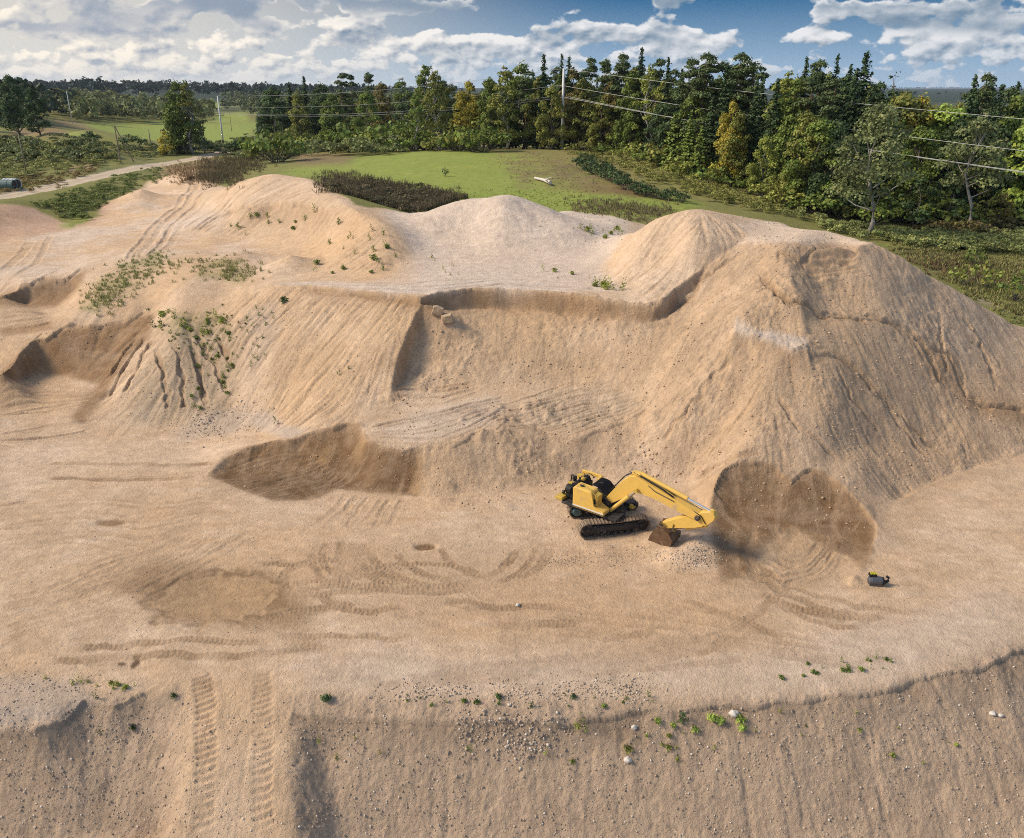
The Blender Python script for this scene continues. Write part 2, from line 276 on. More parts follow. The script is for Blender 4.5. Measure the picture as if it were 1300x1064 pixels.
def build_tin():
    vs, zs, es, key = [], [], [], {}
    def vid(p):
        q = (round(p[0] / (p[1] + CO), 5), round(math.log(p[1] + CO), 5))
        if q not in key: key[q] = len(vs); vs.append(Vector(q)); zs.append(p[2])
        return key[q]
    for k, ln in LINES:
        ids = [vid(p) for p in ln]
        if k != 'p': es += [(a, b) for a, b in zip(ids, ids[1:]) if a != b]
    # corners of the sheet, a little outside it
    ov, oe, of, o_v, o_e, o_f = delaunay_2d_cdt(vs, es, [], 0, 1e-6, True)
    z = np.zeros(len(ov)); extra = 0
    A = np.array([tuple(v) for v in vs]); Z = np.array(zs)
    for i, ids in enumerate(o_v):
        if ids: z[i] = np.mean([zs[j] for j in ids])
        else:
            extra += 1
            # a crossing of two survey lines: height from the nearest segment
            p = np.array(tuple(ov[i])); best = None
            for a, b in es:
                d = A[b] - A[a]; t = np.dot(p - A[a], d) / max(1e-12, np.dot(d, d))
                if 0 <= t <= 1:
                    e = np.linalg.norm(A[a] + t * d - p)
                    if best is None or e < best[0] - 1e-9: best = (e, Z[a] + t * (Z[b] - Z[a]))
            z[i] = best[1]
    print('TIN', len(ov), 'verts', len(of), 'tris', extra, 'crossings')
    V = np.array([tuple(v) for v in ov])
    H = np.full((NR, NC), np.nan)
    TT = np.log(GY + CO)
    for f in of:
        (x0, y0), (x1, y1), (x2, y2) = V[f[0]], V[f[1]], V[f[2]]
        c0 = int(np.floor((min(x0, x1, x2) + UMAX) / (2 * UMAX) * (NC - 1))); c1 = int(np.ceil((max(x0, x1, x2) + UMAX) / (2 * UMAX) * (NC - 1)))
        r0 = np.searchsorted(TT, min(y0, y1, y2)) - 1; r1 = np.searchsorted(TT, max(y0, y1, y2)) + 1
        c0, c1, r0, r1 = max(c0, 0), min(c1 + 1, NC), max(r0, 0), min(r1, NR)
        if c1 <= c0 or r1 <= r0: continue
        den = (y1 - y2) * (x0 - x2) + (x2 - x1) * (y0 - y2)
        if abs(den) < 1e-14: continue
        gx = GU[None, c0:c1]; gy = TT[r0:r1, None]
        l0 = ((y1 - y2) * (gx - x2) + (x2 - x1) * (gy - y2)) / den
        l1 = ((y2 - y0) * (gx - x2) + (x0 - x2) * (gy - y2)) / den
        l2 = 1 - l0 - l1
        m = (l0 >= -1e-6) & (l1 >= -1e-6) & (l2 >= -1e-6)
        h = l0 * z[f[0]] + l1 * z[f[1]] + l2 * z[f[2]]
        sub = H[r0:r1, c0:c1]; sub[m] = h[m]
    bad = np.isnan(H)
    print('holes', bad.sum())
    while np.isnan(H).any():
        for ax, s in ((1, 1), (1, -1), (0, 1), (0, -1)):
            sh = np.roll(H, s, ax); m = np.isnan(H) & ~np.isnan(sh); H[m] = sh[m]
    return H

def blur1(F, s, ax):
    k = int(max(1, round(s * 2.5))); w = np.exp(-.5 * (np.arange(-k, k + 1) / s) ** 2); w /= w.sum()
    G = np.pad(F, [(k, k) if a == ax else (0, 0) for a in (0, 1)], mode='edge'); o = np.zeros_like(F)
    n = F.shape[ax]
    for i, q in enumerate(w): o += q * (G[i:i + n] if ax == 0 else G[:, i:i + n])
    return o
def blur(F, s, s2=None): return blur1(blur1(F, s, 0), s2 or s, 1)
def fast_blur(F, s):
    """wide blur on a coarse copy"""
    k = max(1, int(s / 3)); G = blur(F[::k, ::k], s / k)
    r = np.clip(np.arange(F.shape[0]) / k, 0, G.shape[0] - 1.001); c = np.clip(np.arange(F.shape[1]) / k, 0, G.shape[1] - 1.001)
    i = r.astype(int); j = c.astype(int); fr = (r - i)[:, None]; fc = (c - j)[None]
    return (G[i][:, j] * (1 - fr) + G[i + 1][:, j] * fr) * (1 - fc) + (G[i][:, j + 1] * (1 - fr) + G[i + 1][:, j + 1] * fr) * fc
def draw_lines(kinds, step=.5):
    M = np.zeros((NR, NC))
    for k, ln in LINES:
        if k not in kinds: continue
        for a, b in zip(ln, ln[1:]):
            ra, ca = rc(a[0], a[1]); rb, cb = rc(b[0], b[1])
            n = int(max(abs(ra - rb), abs(ca - cb)) / step) + 2; t = np.linspace(0, 1, n)
            r = np.round(ra + t * (rb - ra)).astype(int); c = np.round(ca + t * (cb - ca)).astype(int)
            ok = (r >= 0) & (r < NR) & (c >= 0) & (c < NC); M[r[ok], c[ok]] = 1
    return M

# --- noise on arrays
PERM = RNG.permutation(512).astype(np.int32); PERM = np.concatenate([PERM, PERM])
GRX = np.cos(np.arange(512) * 2 * math.pi / 512 * 97).astype(np.float32); GRY = np.sin(np.arange(512) * 2 * math.pi / 512 * 97).astype(np.float32)
def perlin(x, y):
    xi = np.floor(x).astype(np.int32); yi = np.floor(y).astype(np.int32)
    fx = (x - xi).astype(np.float32); fy = (y - yi).astype(np.float32); xi &= 511; yi &= 511
    u = fx * fx * fx * (fx * (fx * 6 - 15) + 10); v = fy * fy * fy * (fy * (fy * 6 - 15) + 10)
    def g(i, j, dx, dy):
        h = PERM[PERM[xi + i & 511] + (yi + j & 511) & 511]
        return GRX[h] * dx + GRY[h] * dy
    a = g(0, 0, fx, fy); b = g(1, 0, fx - 1, fy); c = g(0, 1, fx, fy - 1); d = g(1, 1, fx - 1, fy - 1)
    return (a + u * (b - a) + v * (c - a + u * (a - b - c + d))) * 1.5
def fbm(x, y, wl, oct=3, gain=.5, seed=0):
    o = 0; amp = 1; tot = 0
    for k in range(oct):
        s = 2 ** k / wl; o = o + amp * perlin(x * s + seed * 17.3 + k * 5.1, y * s + seed * 9.7 + k * 3.3); tot += amp; amp *= gain
    return o / tot ** .5
def sstep(x, a, b):
    t = np.clip((x - a) / (b - a), 0, 1); return t * t * (3 - 2 * t)

H = build_tin()
CR = draw_lines(('c',)); NEARC = np.clip(blur(CR, 5) * 9, 0, 1)
H = blur(H, 1.0) * NEARC + blur(H, 6.0) * (1 - NEARC)
HB = H.copy()
X, Y = XX, YY
# ---------------------------------------------------------------- ray against the ground
def hit(px, py, F=None):
    """plan points of the ground seen at pixels (arrays)"""
    F = H if F is None else F
    px = np.atleast_1d(np.asarray(px, float)); py = np.atleast_1d(np.asarray(py, float))
    dx = (px - 650) / FPX; v = (486 - py) / FPX; dy = CP + v * SP; dz = -SP + v * CP
    ok = np.zeros(len(px), bool); res = np.full(len(px), 9000.0)
    y = np.full(len(px), 12.0); prev = y.copy()
    for it in range(620):
        x = dx / dy * y; z = CAM_H + dz / dy * y
        below = (z <= sample(F, x, y)) & ~ok
        if below.any():
            lo = prev[below].copy(); hi = y[below].copy(); kx = (dx / dy)[below]; kz = (dz / dy)[below]
            for _ in range(14):
                m = .5 * (lo + hi); b = CAM_H + kz * m <= sample(F, kx * m, m); hi = np.where(b, m, hi); lo = np.where(b, lo, m)
            res[below] = hi; ok |= below
        prev = y.copy(); y = y * 1.008 + .02
        if ok.all() or y[0] > 8500: break
    x = dx / dy * res
    return x, res, sample(F, x, res)

def grads(F):
    gy = np.gradient(F, GY, axis=0); gx = np.gradient(F, GU, axis=1) / (Y + CO)
    return gx, gy - gx * GU[None, :]

PXV, PYV = pix(X, Y, HB)
def inpoly(pts, px=None, py=None):
    px = PXV if px is None else px; py = PYV if py is None else py
    pts = np.array(pts, float); x0, y0 = pts.min(0); x1, y1 = pts.max(0)
    M = np.zeros(px.shape, bool); bb = (px >= x0) & (px <= x1) & (py >= y0) & (py <= y1)
    a = px[bb]; b = py[bb]; ins = np.zeros(len(a), bool)
    for (xa, ya), (xb, yb) in zip(pts, np.roll(pts, -1, 0)):
        if ya == yb: continue
        c = ((ya > b) != (yb > b)) & (a < (xb - xa) * (b - ya) / (yb - ya) + xa); ins ^= c
    M[bb] = ins
    return M
def zone(pts, soft=5, ymin=0, ymax=1e9, warp=0.0, wl=3.0):
    """soft mask of the ground seen inside a photo polygon"""
    px, py = PXV, PYV
    if warp: px = px + warp * WN1(wl); py = py + warp * .7 * WN2(wl)
    M = inpoly(pts, px, py) & (Y >= ymin) & (Y <= ymax)
    return blur(M.astype(np.float32), soft) if soft else M.astype(np.float32)
_wn = {}
def WN1(wl):
    if ('a', wl) not in _wn: _wn['a', wl] = fbm(X, Y, wl, 3, .55, 3)
    return _wn['a', wl]
def WN2(wl):
    if ('b', wl) not in _wn: _wn['b', wl] = fbm(X, Y, wl, 3, .55, 8)
    return _wn['b', wl]
def plan_zone(pts, soft=4, warp=0.0, wl=4.0):
    x, y = X, Y
    if warp: x = X + warp * WN1(wl); y = Y + warp * WN2(wl)
    return blur(inpoly(pts, x, y).astype(np.float32), soft)

# ---------------------------------------------------------------- fall-line streaks (rills) by following the slope
GX, GYY = grads(blur(HB, 4)); SL = np.hypot(GX, GYY)
RA, RB = np.searchsorted(GY, 20), np.searchsorted(GY, 118)
def streak(wl, length, step, seed, side=0.0, sparse=None):
    """noise smeared along the fall line; side turns the line sideways"""
    gx = GX[RA:RB] / (SL[RA:RB] + 1e-4); gy = GYY[RA:RB] / (SL[RA:RB] + 1e-4)
    if side: gx, gy = gx + side * gy, gy - side * gx
    x0 = X[RA:RB]; y0 = Y[RA:RB]
    N = fbm(x0, y0, wl, 2, .5, seed).astype(np.float32)
    if sparse is not None: N = -np.clip(N - sparse, 0, 1)
    drow = np.gradient(GY)[RA:RB][:, None]; dcol = (2 * UMAX / (NC - 1)) * (y0 + CO)
    fr = (gy / drow).astype(np.float32); fc = ((gx - GU[None] * gy) / dcol).astype(np.float32)
    acc = N.copy(); w = 1.0; rows, cols = np.mgrid[0:RB - RA, 0:NC].astype(np.float32)
    k = int(length / step)
    for sgn in (1, -1):
        r = rows.copy(); c = cols.copy()
        for q in range(k):
            i = np.clip(r, 0, RB - RA - 1).astype(np.int32); j = np.clip(c, 0, NC - 1).astype(np.int32)
            r += sgn * step * fr[i, j]; c += sgn * step * fc[i, j]
            i = np.clip(r + .5, 0, RB - RA - 1).astype(np.int32); j = np.clip(c + .5, 0, NC - 1).astype(np.int32)
            ww = 1 - (q + 1) / (k + 1); acc += ww * N[i, j]; w += ww
    acc /= w
    if sparse is None: acc -= acc.mean(); acc /= acc.std() + 1e-6
    else: acc /= np.percentile(-acc, 99.3) + 1e-6
    O = np.zeros((NR, NC), np.float32); O[RA:RB] = acc
    return O
ST1 = streak(.45, 2.6, .25, 1, .12); ST2 = streak(1.3, 3.2, .4, 5); ST3 = streak(.8, 1.6, .2, 9, .35)
SC1 = streak(.32, 1.5, .15, 41, .25, .5); SC2 = streak(.5, 2.6, .2, 42, -.1, .75); SC3 = streak(.4, 1.0, .12, 43, .5, .45)
slope_m = sstep(SL, .18, .45)
z_nose = zone([(120, 405), (225, 395), (315, 405), (330, 470), (310, 552), (110, 556)], 9)
z_flank = zone([(310, 366), (536, 376), (500, 510), (430, 545), (310, 555)], 8)
z_dune = zone([(235, 300), (240, 240), (345, 208), (430, 250), (440, 300), (300, 305)], 8)
z_spur = zone([(380, 356), (400, 255), (490, 275), (530, 330), (520, 362)], 6)
z_rdune = zone([(765, 362), (800, 285), (860, 255), (940, 285), (935, 312), (840, 385), (790, 386)], 6)
z_bowl = zone([(520, 400), (560, 385), (850, 380), (900, 400), (830, 600), (560, 620), (480, 500)], 9)
z_heap = zone([(830, 600), (860, 370), (935, 306), (1120, 300), (1310, 420), (1420, 560), (1160, 640), (1050, 600), (900, 620)], 9)
far_f = 1 - sstep(Y, 105, 130)
am1 = (.012 + .03 * z_nose + .05 * z_flank + .03 * z_dune + .05 * z_spur + .055 * z_rdune + .004 * z_heap) * (.35 + .8 * sstep(fbm(X, Y, 5, 3, .55, 33), -.6, .7)) * slope_m * far_f
am2 = (.008 + .10 * z_nose + .035 * z_flank + .03 * z_rdune + .006 * z_heap) * (.4 + .7 * sstep(fbm(X, Y, 6, 2, .5, 34), -.6, .7)) * slope_m * far_f
mod0 = sstep(fbm(X, Y, 4, 3, .55, 35), -.3, .7)
def gully(s): return np.where(s < 0, s * 1.25, s * .55)
am1 *= .62; am2 *= .72
H = H + am1 * gully(ST1) * np.minimum(1, Y / 60) + am2 * gully(np.clip(ST2, -2.2, 2)) + .015 * z_heap * slope_m * np.clip(ST3, -2, 1) * mod0
sc_m = slope_m * far_f * np.clip(.1 + .34 * z_heap + .12 * z_bowl + .42 * z_flank + .4 * z_rdune + .3 * z_spur, 0, 1)
H = H + sc_m * (.11 * np.clip(SC1, -1.3, 0) + .15 * np.clip(SC2, -1.3, 0) + .07 * np.clip(SC3, -1.3, 0))
# lumps of slumped sand
lump = fbm(X, Y, 1.1, 4, .6, 21); lump2 = fbm(X, Y, 3.2, 2, .5, 4)
mod = sstep(fbm(X, Y, 6, 2, .5, 31), -.5, .7)
lz = np.clip(z_bowl + z_heap + .25 * slope_m, 0, 1) * slope_m * far_f
H += lz * (.15 * lump * (.35 + .8 * mod) + .09 * lump2)
rid = 1 - np.abs(fbm(X + .3 * lump, Y, .7, 3, .55, 40)) * 2
H += lz * .06 * mod * np.clip(rid, -.5, 1)
cr1 = fbm(X, Y, .42, 3, .7, 44); H += far_f * slope_m * (.25 + .75 * np.clip(z_bowl + z_heap, 0, 1)) * .045 * cr1 * (.4 + mod)
big = fbm(X, Y, 6.5, 3, .5, 46); z_cone = zone([(470, 275), (560, 255), (640, 232), (700, 252), (760, 300), (700, 330), (560, 335)], 8)
H += far_f * slope_m * (.22 * z_heap + .2 * z_cone + .15 * z_rdune + .12 * z_flank + .2 * z_dune) * big + .05 * z_cone * lump + .12 * z_cone * np.abs(fbm(X, Y, 3.0, 2, .5, 47)) * slope_m
# sharp scarps: ragged edges
H += NEARC * far_f * (.10 * fbm(X, Y, .9, 3, .6, 50))
# floor: gentle swell, crusts and old ruts
floor_m = (1 - sstep(SL, .1, .28)) * far_f
fl1 = fbm(X, Y, 5, 3, .5, 60); fl2 = fbm(X * .35, Y + .25 * fl1 * 3, .55, 3, .55, 61); fl3 = fbm(X * .6 + Y * .5, Y - .3 * X, .8, 3, .6, 62)
H += floor_m * (.045 * fl1 + .016 * fl2 + .02 * fl3 * sstep(fl1, -.4, .5))
# stony bank
ramp = zone([(236, 860), (366, 860), (370, 973), (374, 1100), (224, 1100), (230, 973)], 5, ymax=32)
bank = zone([(-400, 925), (120, 890), (233, 880), (370, 880), (840, 895), (1125, 872), (1300, 815), (1700, 730), (1700, 1300), (-400, 1300)], 4, ymax=32)
bank2 = bank * (1 - .85 * ramp)
H += bank2 * (.10 * fbm(X, Y, 1.3, 5, .62, 70) + .025 * fbm(X, Y, .2, 2, .6, 71))
rb = streak(.5, 2.0, .2, 12)
H += .014 * bank2 * gully(rb)

# ---------------------------------------------------------------- tracks and grooves
TRK = np.zeros((NR, NC), np.float32)
def carve(pts, width, depth, lug=0.0, pitch=.3, berm=.5, skew=.0, onH=HB, noise=.3, jit=.0, tr=1.0):
    p = np.array(pts, float)
    if p.shape[1] == 2: x, y, _ = hit(p[:, 0], p[:, 1], onH)
    else: x, y = p[:, 0], p[:, 1]
    # smooth the line
    t = np.arange(len(x)); tt = np.linspace(0, len(x) - 1, len(x) * 10)
    x = np.interp(tt, t, x); y = np.interp(tt, t, y)
    for _ in range(3):
        x[1:-1] = .25 * x[:-2] + .5 * x[1:-1] + .25 * x[2:]; y[1:-1] = .25 * y[:-2] + .5 * y[1:-1] + .25 * y[2:]
    if jit:
        q = np.arange(len(x)) * .11; o = RNG.uniform(0, 400); x = x + jit * (fbm(q + o, q * 0 + o * .3, .7, 3, .6, 5)); y = y + jit * fbm(q + o, q * 0 + o * .7, .7, 3, .6, 9)
    r0, _ = rc(0, y.min() - width * 2); r1, _ = rc(0, y.max() + width * 2); r0 = max(0, int(r0)); r1 = min(NR, int(r1) + 2)
    _, c0 = rc(x, y); c0 = c0.min(); _, c1 = rc(x, y); c1 = c1.max()
    wc = width * 2.2 / ((2 * UMAX / (NC - 1)) * (y.min() + CO)); c0 = max(0, int(c0 - wc)); c1 = min(NC, int(c1 + wc) + 2)
    if r1 <= r0 or c1 <= c0: return
    gx = X[r0:r1, c0:c1]; gy = Y[r0:r1, c0:c1]
    best = np.full(gx.shape, 1e9); S = np.zeros(gx.shape); D = np.zeros(gx.shape); acc = 0
    for i in range(len(x) - 1):
        ax, ay, bx, by = x[i], y[i], x[i + 1], y[i + 1]; dx, dy = bx - ax, by - ay; ln = math.hypot(dx, dy)
        if ln < 1e-6: continue
        q = np.clip(((gx - ax) * dx + (gy - ay) * dy) / ln ** 2, 0, 1)
        ex = gx - ax - q * dx; ey = gy - ay - q * dy; d = np.hypot(ex, ey); m = d < best
        best[m] = d[m]; S[m] = acc + q[m] * ln; D[m] = ((dx * (gy - ay) - dy * (gx - ax)) / ln)[m]; acc += ln
    wob = 1 + noise * fbm(gx, gy, 1.5, 2, .5, 77)
    fade = sstep(S, 0, .6) * sstep(acc - S, 0, .6) * np.clip(.75 + .6 * fbm(gx, gy, 2.2, 2, .5, 78), .15, 1.2)
    w = width * .5 * wob
    core = 1 - sstep(best, w * .75, w * 1.05); rim = np.exp(-((best - w * 1.25) / (w * .25 + .03)) ** 2)
    h = -depth * core + depth * berm * rim
    if lug: h = h + lug * core * np.sin(2 * math.pi * (S + skew * np.abs(D)) / pitch)
    H[r0:r1, c0:c1] += h * fade; TRK[r0:r1, c0:c1] = np.maximum(TRK[r0:r1, c0:c1], tr * core * fade)
def parallel(ptsA, ptsB, n, width, depth, **k):
    A = np.array(ptsA, float); B = np.array(ptsB, float)
    for i in range(n):
        f = (i + RNG.uniform(-.25, .25)) / max(1, n - 1)
        carve(A + (B - A) * np.clip(f, 0, 1) + RNG.normal(0, 1.1, A.shape), width * RNG.uniform(.7, 1.3), depth * RNG.uniform(.4, 1.4), **{'jit': .12, 'tr': .4, **k})
LUG = dict(lug=.028, pitch=.25, skew=.35, berm=.35)
def arc(cx, cy, rx, ry, a0, a1, n=12): t = np.linspace(R(a0), R(a1), n); return [(cx + rx * math.cos(q), cy + ry * math.sin(q)) for q in t]
# the digger slewing on its tracks: nested arcs and crossing prints
TURN = [arc(520, 690, 86, 52, 95, 185), arc(522, 690, 74, 45, 100, 186), arc(520, 688, 60, 37, 92, 180), arc(500, 700, 70, 42, 120, 200), arc(470, 705, 60, 36, 110, 210), arc(560, 700, 80, 44, 60, 160), arc(590, 688, 90, 50, 95, 165), arc(640, 690, 80, 46, 100, 175), arc(610, 690, 70, 52, 5, 75), arc(640, 685, 60, 52, 10, 75), arc(585, 680, 75, 58, 15, 80), arc(420, 735, 60, 24, 150, 330), arc(410, 760, 70, 22, 180, 340), arc(450, 715, 70, 30, 20, 140), arc(530, 740, 90, 24, 200, 340)]
for pts in TURN: carve(pts, RNG.uniform(.4, .6), .018, jit=.1, **LUG)
for pts in ([(330, 715), (385, 718), (440, 727), (500, 724)], [(381, 756), (430, 752), (490, 748), (600, 744)], [(330, 786), (415, 771), (472, 775), (520, 770)], [(400, 755), (425, 764), (452, 773)], [(626, 790), (660, 797), (698, 791), (740, 792)], [(390, 748), (440, 742), (520, 752), (600, 750)],
            [(395, 700), (400, 722), (412, 742)], [(60, 588), (180, 590), (272, 585)], [(60, 606), (150, 609), (250, 605)], [(960, 664), (952, 700), (958, 740)], [(978, 662), (985, 690), (1000, 722)], [(935, 668), (930, 690), (932, 720)], [(1062, 672), (1055, 690), (1048, 705)], [(1010, 665), (1000, 690), (990, 720)],
            [(940, 700), (985, 735), (1040, 757), (1100, 772), (1165, 777)], [(950, 720), (985, 747), (1040, 772), (1105, 788)], [(960, 750), (1010, 772), (1060, 784), (1130, 783)], [(980, 765), (1040, 790), (1095, 800)], [(880, 835), (930, 805), (985, 760), (1010, 735)], [(760, 812), (800, 806), (835, 800)],
            [(330, 812), (420, 806), (520, 812)], [(60, 842), (150, 835), (215, 830), (300, 833), (420, 820)], [(100, 822), (170, 818), (260, 812), (400, 818)], [(560, 760), (640, 772), (720, 770)], [(860, 760), (940, 785), (1000, 812)]):
    carve(pts, RNG.uniform(.4, .58), RNG.uniform(.012, .03), jit=.25, **{**LUG, 'lug': RNG.uniform(.010, .024), 'pitch': RNG.uniform(.2, .28)}); carve([(a + RNG.uniform(-9, 9), b + RNG.uniform(-5, 5)) for a, b in pts], .3, .012, jit=.3, tr=.5)
for pts in ([(255, 850), (262, 900), (262, 960), (258, 1064)], [(332, 848), (334, 900), (334, 960), (336, 1064)]):
    carve(pts, .85, .03, lug=.045, pitch=.27, skew=.12, jit=.05, tr=.5)
parallel([(560, 520), (640, 515), (720, 487), (785, 484)], [(690, 552), (720, 553), (765, 541), (815, 519)], 13, .2, .07, berm=.9)
parallel([(470, 541), (540, 528), (600, 512), (640, 503)], [(475, 560), (560, 563), (600, 545), (642, 526)], 6, .25, .07, berm=.9)
parallel([(505, 505), (530, 515), (570, 512), (610, 500)], [(498, 490), (520, 490), (560, 492), (600, 485)], 4, .3, .08, berm=.9)
parallel([(0, 500), (60, 497), (125, 500)], [(0, 530), (60, 522), (112, 512)], 6, .35, .06, berm=.8)
parallel([(0, 395), (40, 396), (62, 394)], [(0, 412), (40, 408), (64, 401)], 5, .4, .06, berm=.8)
parallel([(0, 372), (45, 335), (62, 300)], [(0, 350), (25, 325), (40, 305)], 2, .8, .10, berm=.6)
parallel([(285, 597), (330, 580), (395, 572)], [(345, 633), (400, 626), (440, 606)], 13, .22, .05, berm=.9)
parallel([(395, 668), (418, 648), (440, 625)], [(495, 668), (505, 648), (512, 632)], 6, .35, .05, berm=.7)
parallel([(940, 740), (990, 748), (1050, 735), (1070, 700)], [(985, 700), (1000, 712), (1020, 708), (1040, 690)], 6, .35, .06, berm=.7)
parallel([(0, 552), (60, 545), (125, 533)], [(0, 562), (70, 556), (115, 546)], 2, .5, .12, berm=.9)
parallel([(90, 722), (170, 700), (225, 680)], [(180, 760), (260, 718), (330, 676)], 9, .35, .035, berm=.4, jit=.3)
parallel([(0, 762), (70, 745), (150, 712)], [(0, 820), (80, 795), (170, 770)], 9, .4, .03, berm=.4, jit=.3)
parallel([(0, 640), (100, 632), (200, 640), (270, 632)], [(0, 700), (100, 690), (180, 700), (260, 672)], 8, .35, .03, berm=.4, jit=.3)
parallel([(560, 850), (700, 838), (840, 822), (960, 790)], [(480, 870), (660, 862), (830, 850), (960, 835)], 4, .45, .03, berm=.6)
parallel([(700, 770), (900, 790), (1100, 820)], [(700, 800), (900, 820), (1080, 842)], 4, .5, .03, berm=.6)
# plateau tracks, scraped dune behind, terrace lane
parallel([(160, 330), (190, 290), (230, 255), (245, 235)], [(205, 320), (230, 285), (262, 258), (270, 245)], 4, .8, .10, berm=.6)
parallel([(235, 292), (290, 245), (335, 218)], [(300, 300), (345, 262), (400, 240)], 9, .55, .10, berm=.7)
parallel([(345, 366), (450, 371), (540, 373), (640, 360), (760, 371)], [(420, 357), (500, 361), (560, 358), (650, 352), (760, 363)], 4, .4, .05, berm=.6)
# cracks and slips on the big heap
CRK = [[(965, 345), (978, 367), (1000, 383), (1030, 395), (1060, 402), (1095, 403)], [(1095, 403), (1130, 410), (1160, 425), (1175, 445), (1185, 465), (1200, 490)], [(1026, 432), (1060, 450), (1085, 462), (1110, 490), (1140, 520), (1165, 550), (1200, 580)],
       [(1180, 435), (1200, 445), (1215, 475), (1225, 500), (1260, 515), (1300, 520)], [(1220, 400), (1240, 430), (1255, 460), (1268, 505)], [(1190, 395), (1195, 430), (1200, 480)], [(930, 445), (905, 480), (870, 525), (840, 560)], [(905, 330), (880, 365), (865, 385)],
       [(945, 320), (905, 345), (870, 370)], [(1060, 460), (1080, 500), (1120, 550)], [(1100, 480), (1140, 530), (1180, 580)], [(985, 500), (1010, 540), (1060, 580)], [(880, 612), (910, 590), (940, 576), (975, 578)]]
for c in CRK[:2]: carve(c, .5, .30, berm=.12, noise=.9, jit=.35)
for c in CRK[2:]: carve(c, .32, .16, berm=.15, noise=.9, jit=.35, tr=.6)
parallel([(1030, 330), (1060, 322), (1090, 325)], [(1020, 345), (1060, 338), (1100, 340)], 3, .7, .18, berm=.6)
# rills of the nose, cut one by one as they stand
for c in ([(198, 440), (207, 470), (212, 500), (213, 522)], [(222, 432), (230, 465), (233, 500), (232, 520)], [(240, 425), (250, 465), (258, 500), (262, 515)], [(248, 420), (268, 455), (284, 485), (288, 500)], [(186, 425), (165, 455), (150, 480), (138, 505)], [(176, 425), (155, 452), (140, 478)], [(192, 430), (178, 460), (158, 500)], [(275, 430), (288, 450), (296, 470)]):
    carve(c, .42, .26, berm=.2, noise=.8, jit=.22, tr=.8)
# undercut edges: a near-vertical drop on the downhill side of each lip
SCARP = np.zeros((NR, NC), np.float32)
def scarp(pts, drop, fall, jit=.15, damp=1.0, reach=2.2):
    p = np.array(pts, float); sv = np.array(SURVEY); hx, hy, _ = hit(p[:, 0], p[:, 1], HB); x, y = hx.copy(), hy.copy()
    for i in range(len(p)):
        d = np.hypot(sv[:, 0] - p[i, 0], sv[:, 1] - p[i, 1]); k = np.argsort(d)[:2]
        if d[k[0]] < 14: x[i], y[i], _z = P(p[i, 0], p[i, 1], sv[k[0], 2] if d[k[1]] > 40 else (sv[k[0], 2] * (d[k[1]] + .1) + sv[k[1], 2] * (d[k[0]] + .1)) / (d[k[0]] + d[k[1]] + .2))
    x, y = p2(x, y, jit)
    r0, _ = rc(0, y.min() - reach * 1.5); r1, _ = rc(0, y.max() + reach * .5); r0 = max(0, int(r0)); r1 = min(NR, int(r1) + 2); _, c = rc(x, y); k = reach / ((2 * UMAX / (NC - 1)) * (y.min() + CO)); c0 = max(0, int(c.min() - k)); c1 = min(NC, int(c.max() + k))
    gx = X[r0:r1, c0:c1]; gy = Y[r0:r1, c0:c1]; best = np.full(gx.shape, 1e9); D = np.zeros(gx.shape); S = np.zeros(gx.shape); n = len(x) - 1
    for i in range(n):
        dx, dy = x[i + 1] - x[i], y[i + 1] - y[i]; ln = math.hypot(dx, dy)
        if ln < 1e-6: continue
        q = np.clip(((gx - x[i]) * dx + (gy - y[i]) * dy) / ln ** 2, 0, 1); d = np.hypot(gx - x[i] - q * dx, gy - y[i] - q * dy); m = d < best; best[m] = d[m]; D[m] = ((dx * (gy - y[i]) - dy * (gx - x[i])) / ln)[m]; S[m] = (i + q[m]) / n
    dn = (D < 0) & (best < reach * 3); e = np.where(dn, np.exp(-(best / fall) ** 1.3), 0) * sstep(S, 0, .05) * sstep(1 - S, 0, .05); var = np.clip(.85 + .4 * fbm(gx, gy, 2.5, 3, .5, 88), .35, 1.3)
    H[r0:r1, c0:c1] -= drop * e * var; lip = np.where(~dn, np.exp(-(best / .3) ** 2), 0); H[r0:r1, c0:c1] += .015 * lip * var * sstep(S, 0, .05) * sstep(1 - S, 0, .05)
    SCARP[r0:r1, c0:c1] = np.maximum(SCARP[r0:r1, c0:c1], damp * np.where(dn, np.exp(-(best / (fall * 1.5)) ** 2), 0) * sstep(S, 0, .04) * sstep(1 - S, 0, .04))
def p2(x, y, jit):
    t = np.arange(len(x)); tt = np.linspace(0, len(x) - 1, len(x) * 8); x = np.interp(tt, t, x); y = np.interp(tt, t, y); s = np.concatenate([[0], np.cumsum(np.hypot(np.diff(x), np.diff(y)))]); o = RNG.uniform(0, 300)
    return x + jit * fbm(s + o, s * 0 + o, 2.4, 4, .5, 3), y + jit * fbm(s + o, s * 0 + o * .5, 2.4, 4, .5, 6)
scarp([(290, 576), (315, 567), (345, 560), (368, 558), (395, 549), (420, 541), (440, 535), (455, 537), (464, 557), (485, 566), (510, 573), (534, 568)], .13, 1.0, .3, .5)
scarp([(903, 632), (906, 618), (915, 600), (926, 589), (946, 585), (970, 585), (985, 591), (998, 604), (1008, 611), (1015, 601), (1030, 594), (1050, 600), (1075, 620), (1095, 640), (1111, 664), (1110, 682), (1102, 706)], .22, 1.0, .3, .6)
scarp([(-100, 490), (0, 471), (25, 447), (46, 430), (60, 430), (80, 416), (96, 413), (114, 414), (140, 410), (162, 409), (180, 398), (192, 398)], .2, 1.6, .35, .6)
scarp([(-100, 396), (0, 373), (25, 365), (28, 359), (38, 361), (58, 350), (70, 354), (88, 352), (104, 345)], .2, 1.5, .35, .6)
scarp([(-60, 425), (0, 417), (40, 414), (66, 408)], .12, .5, .3, .5)
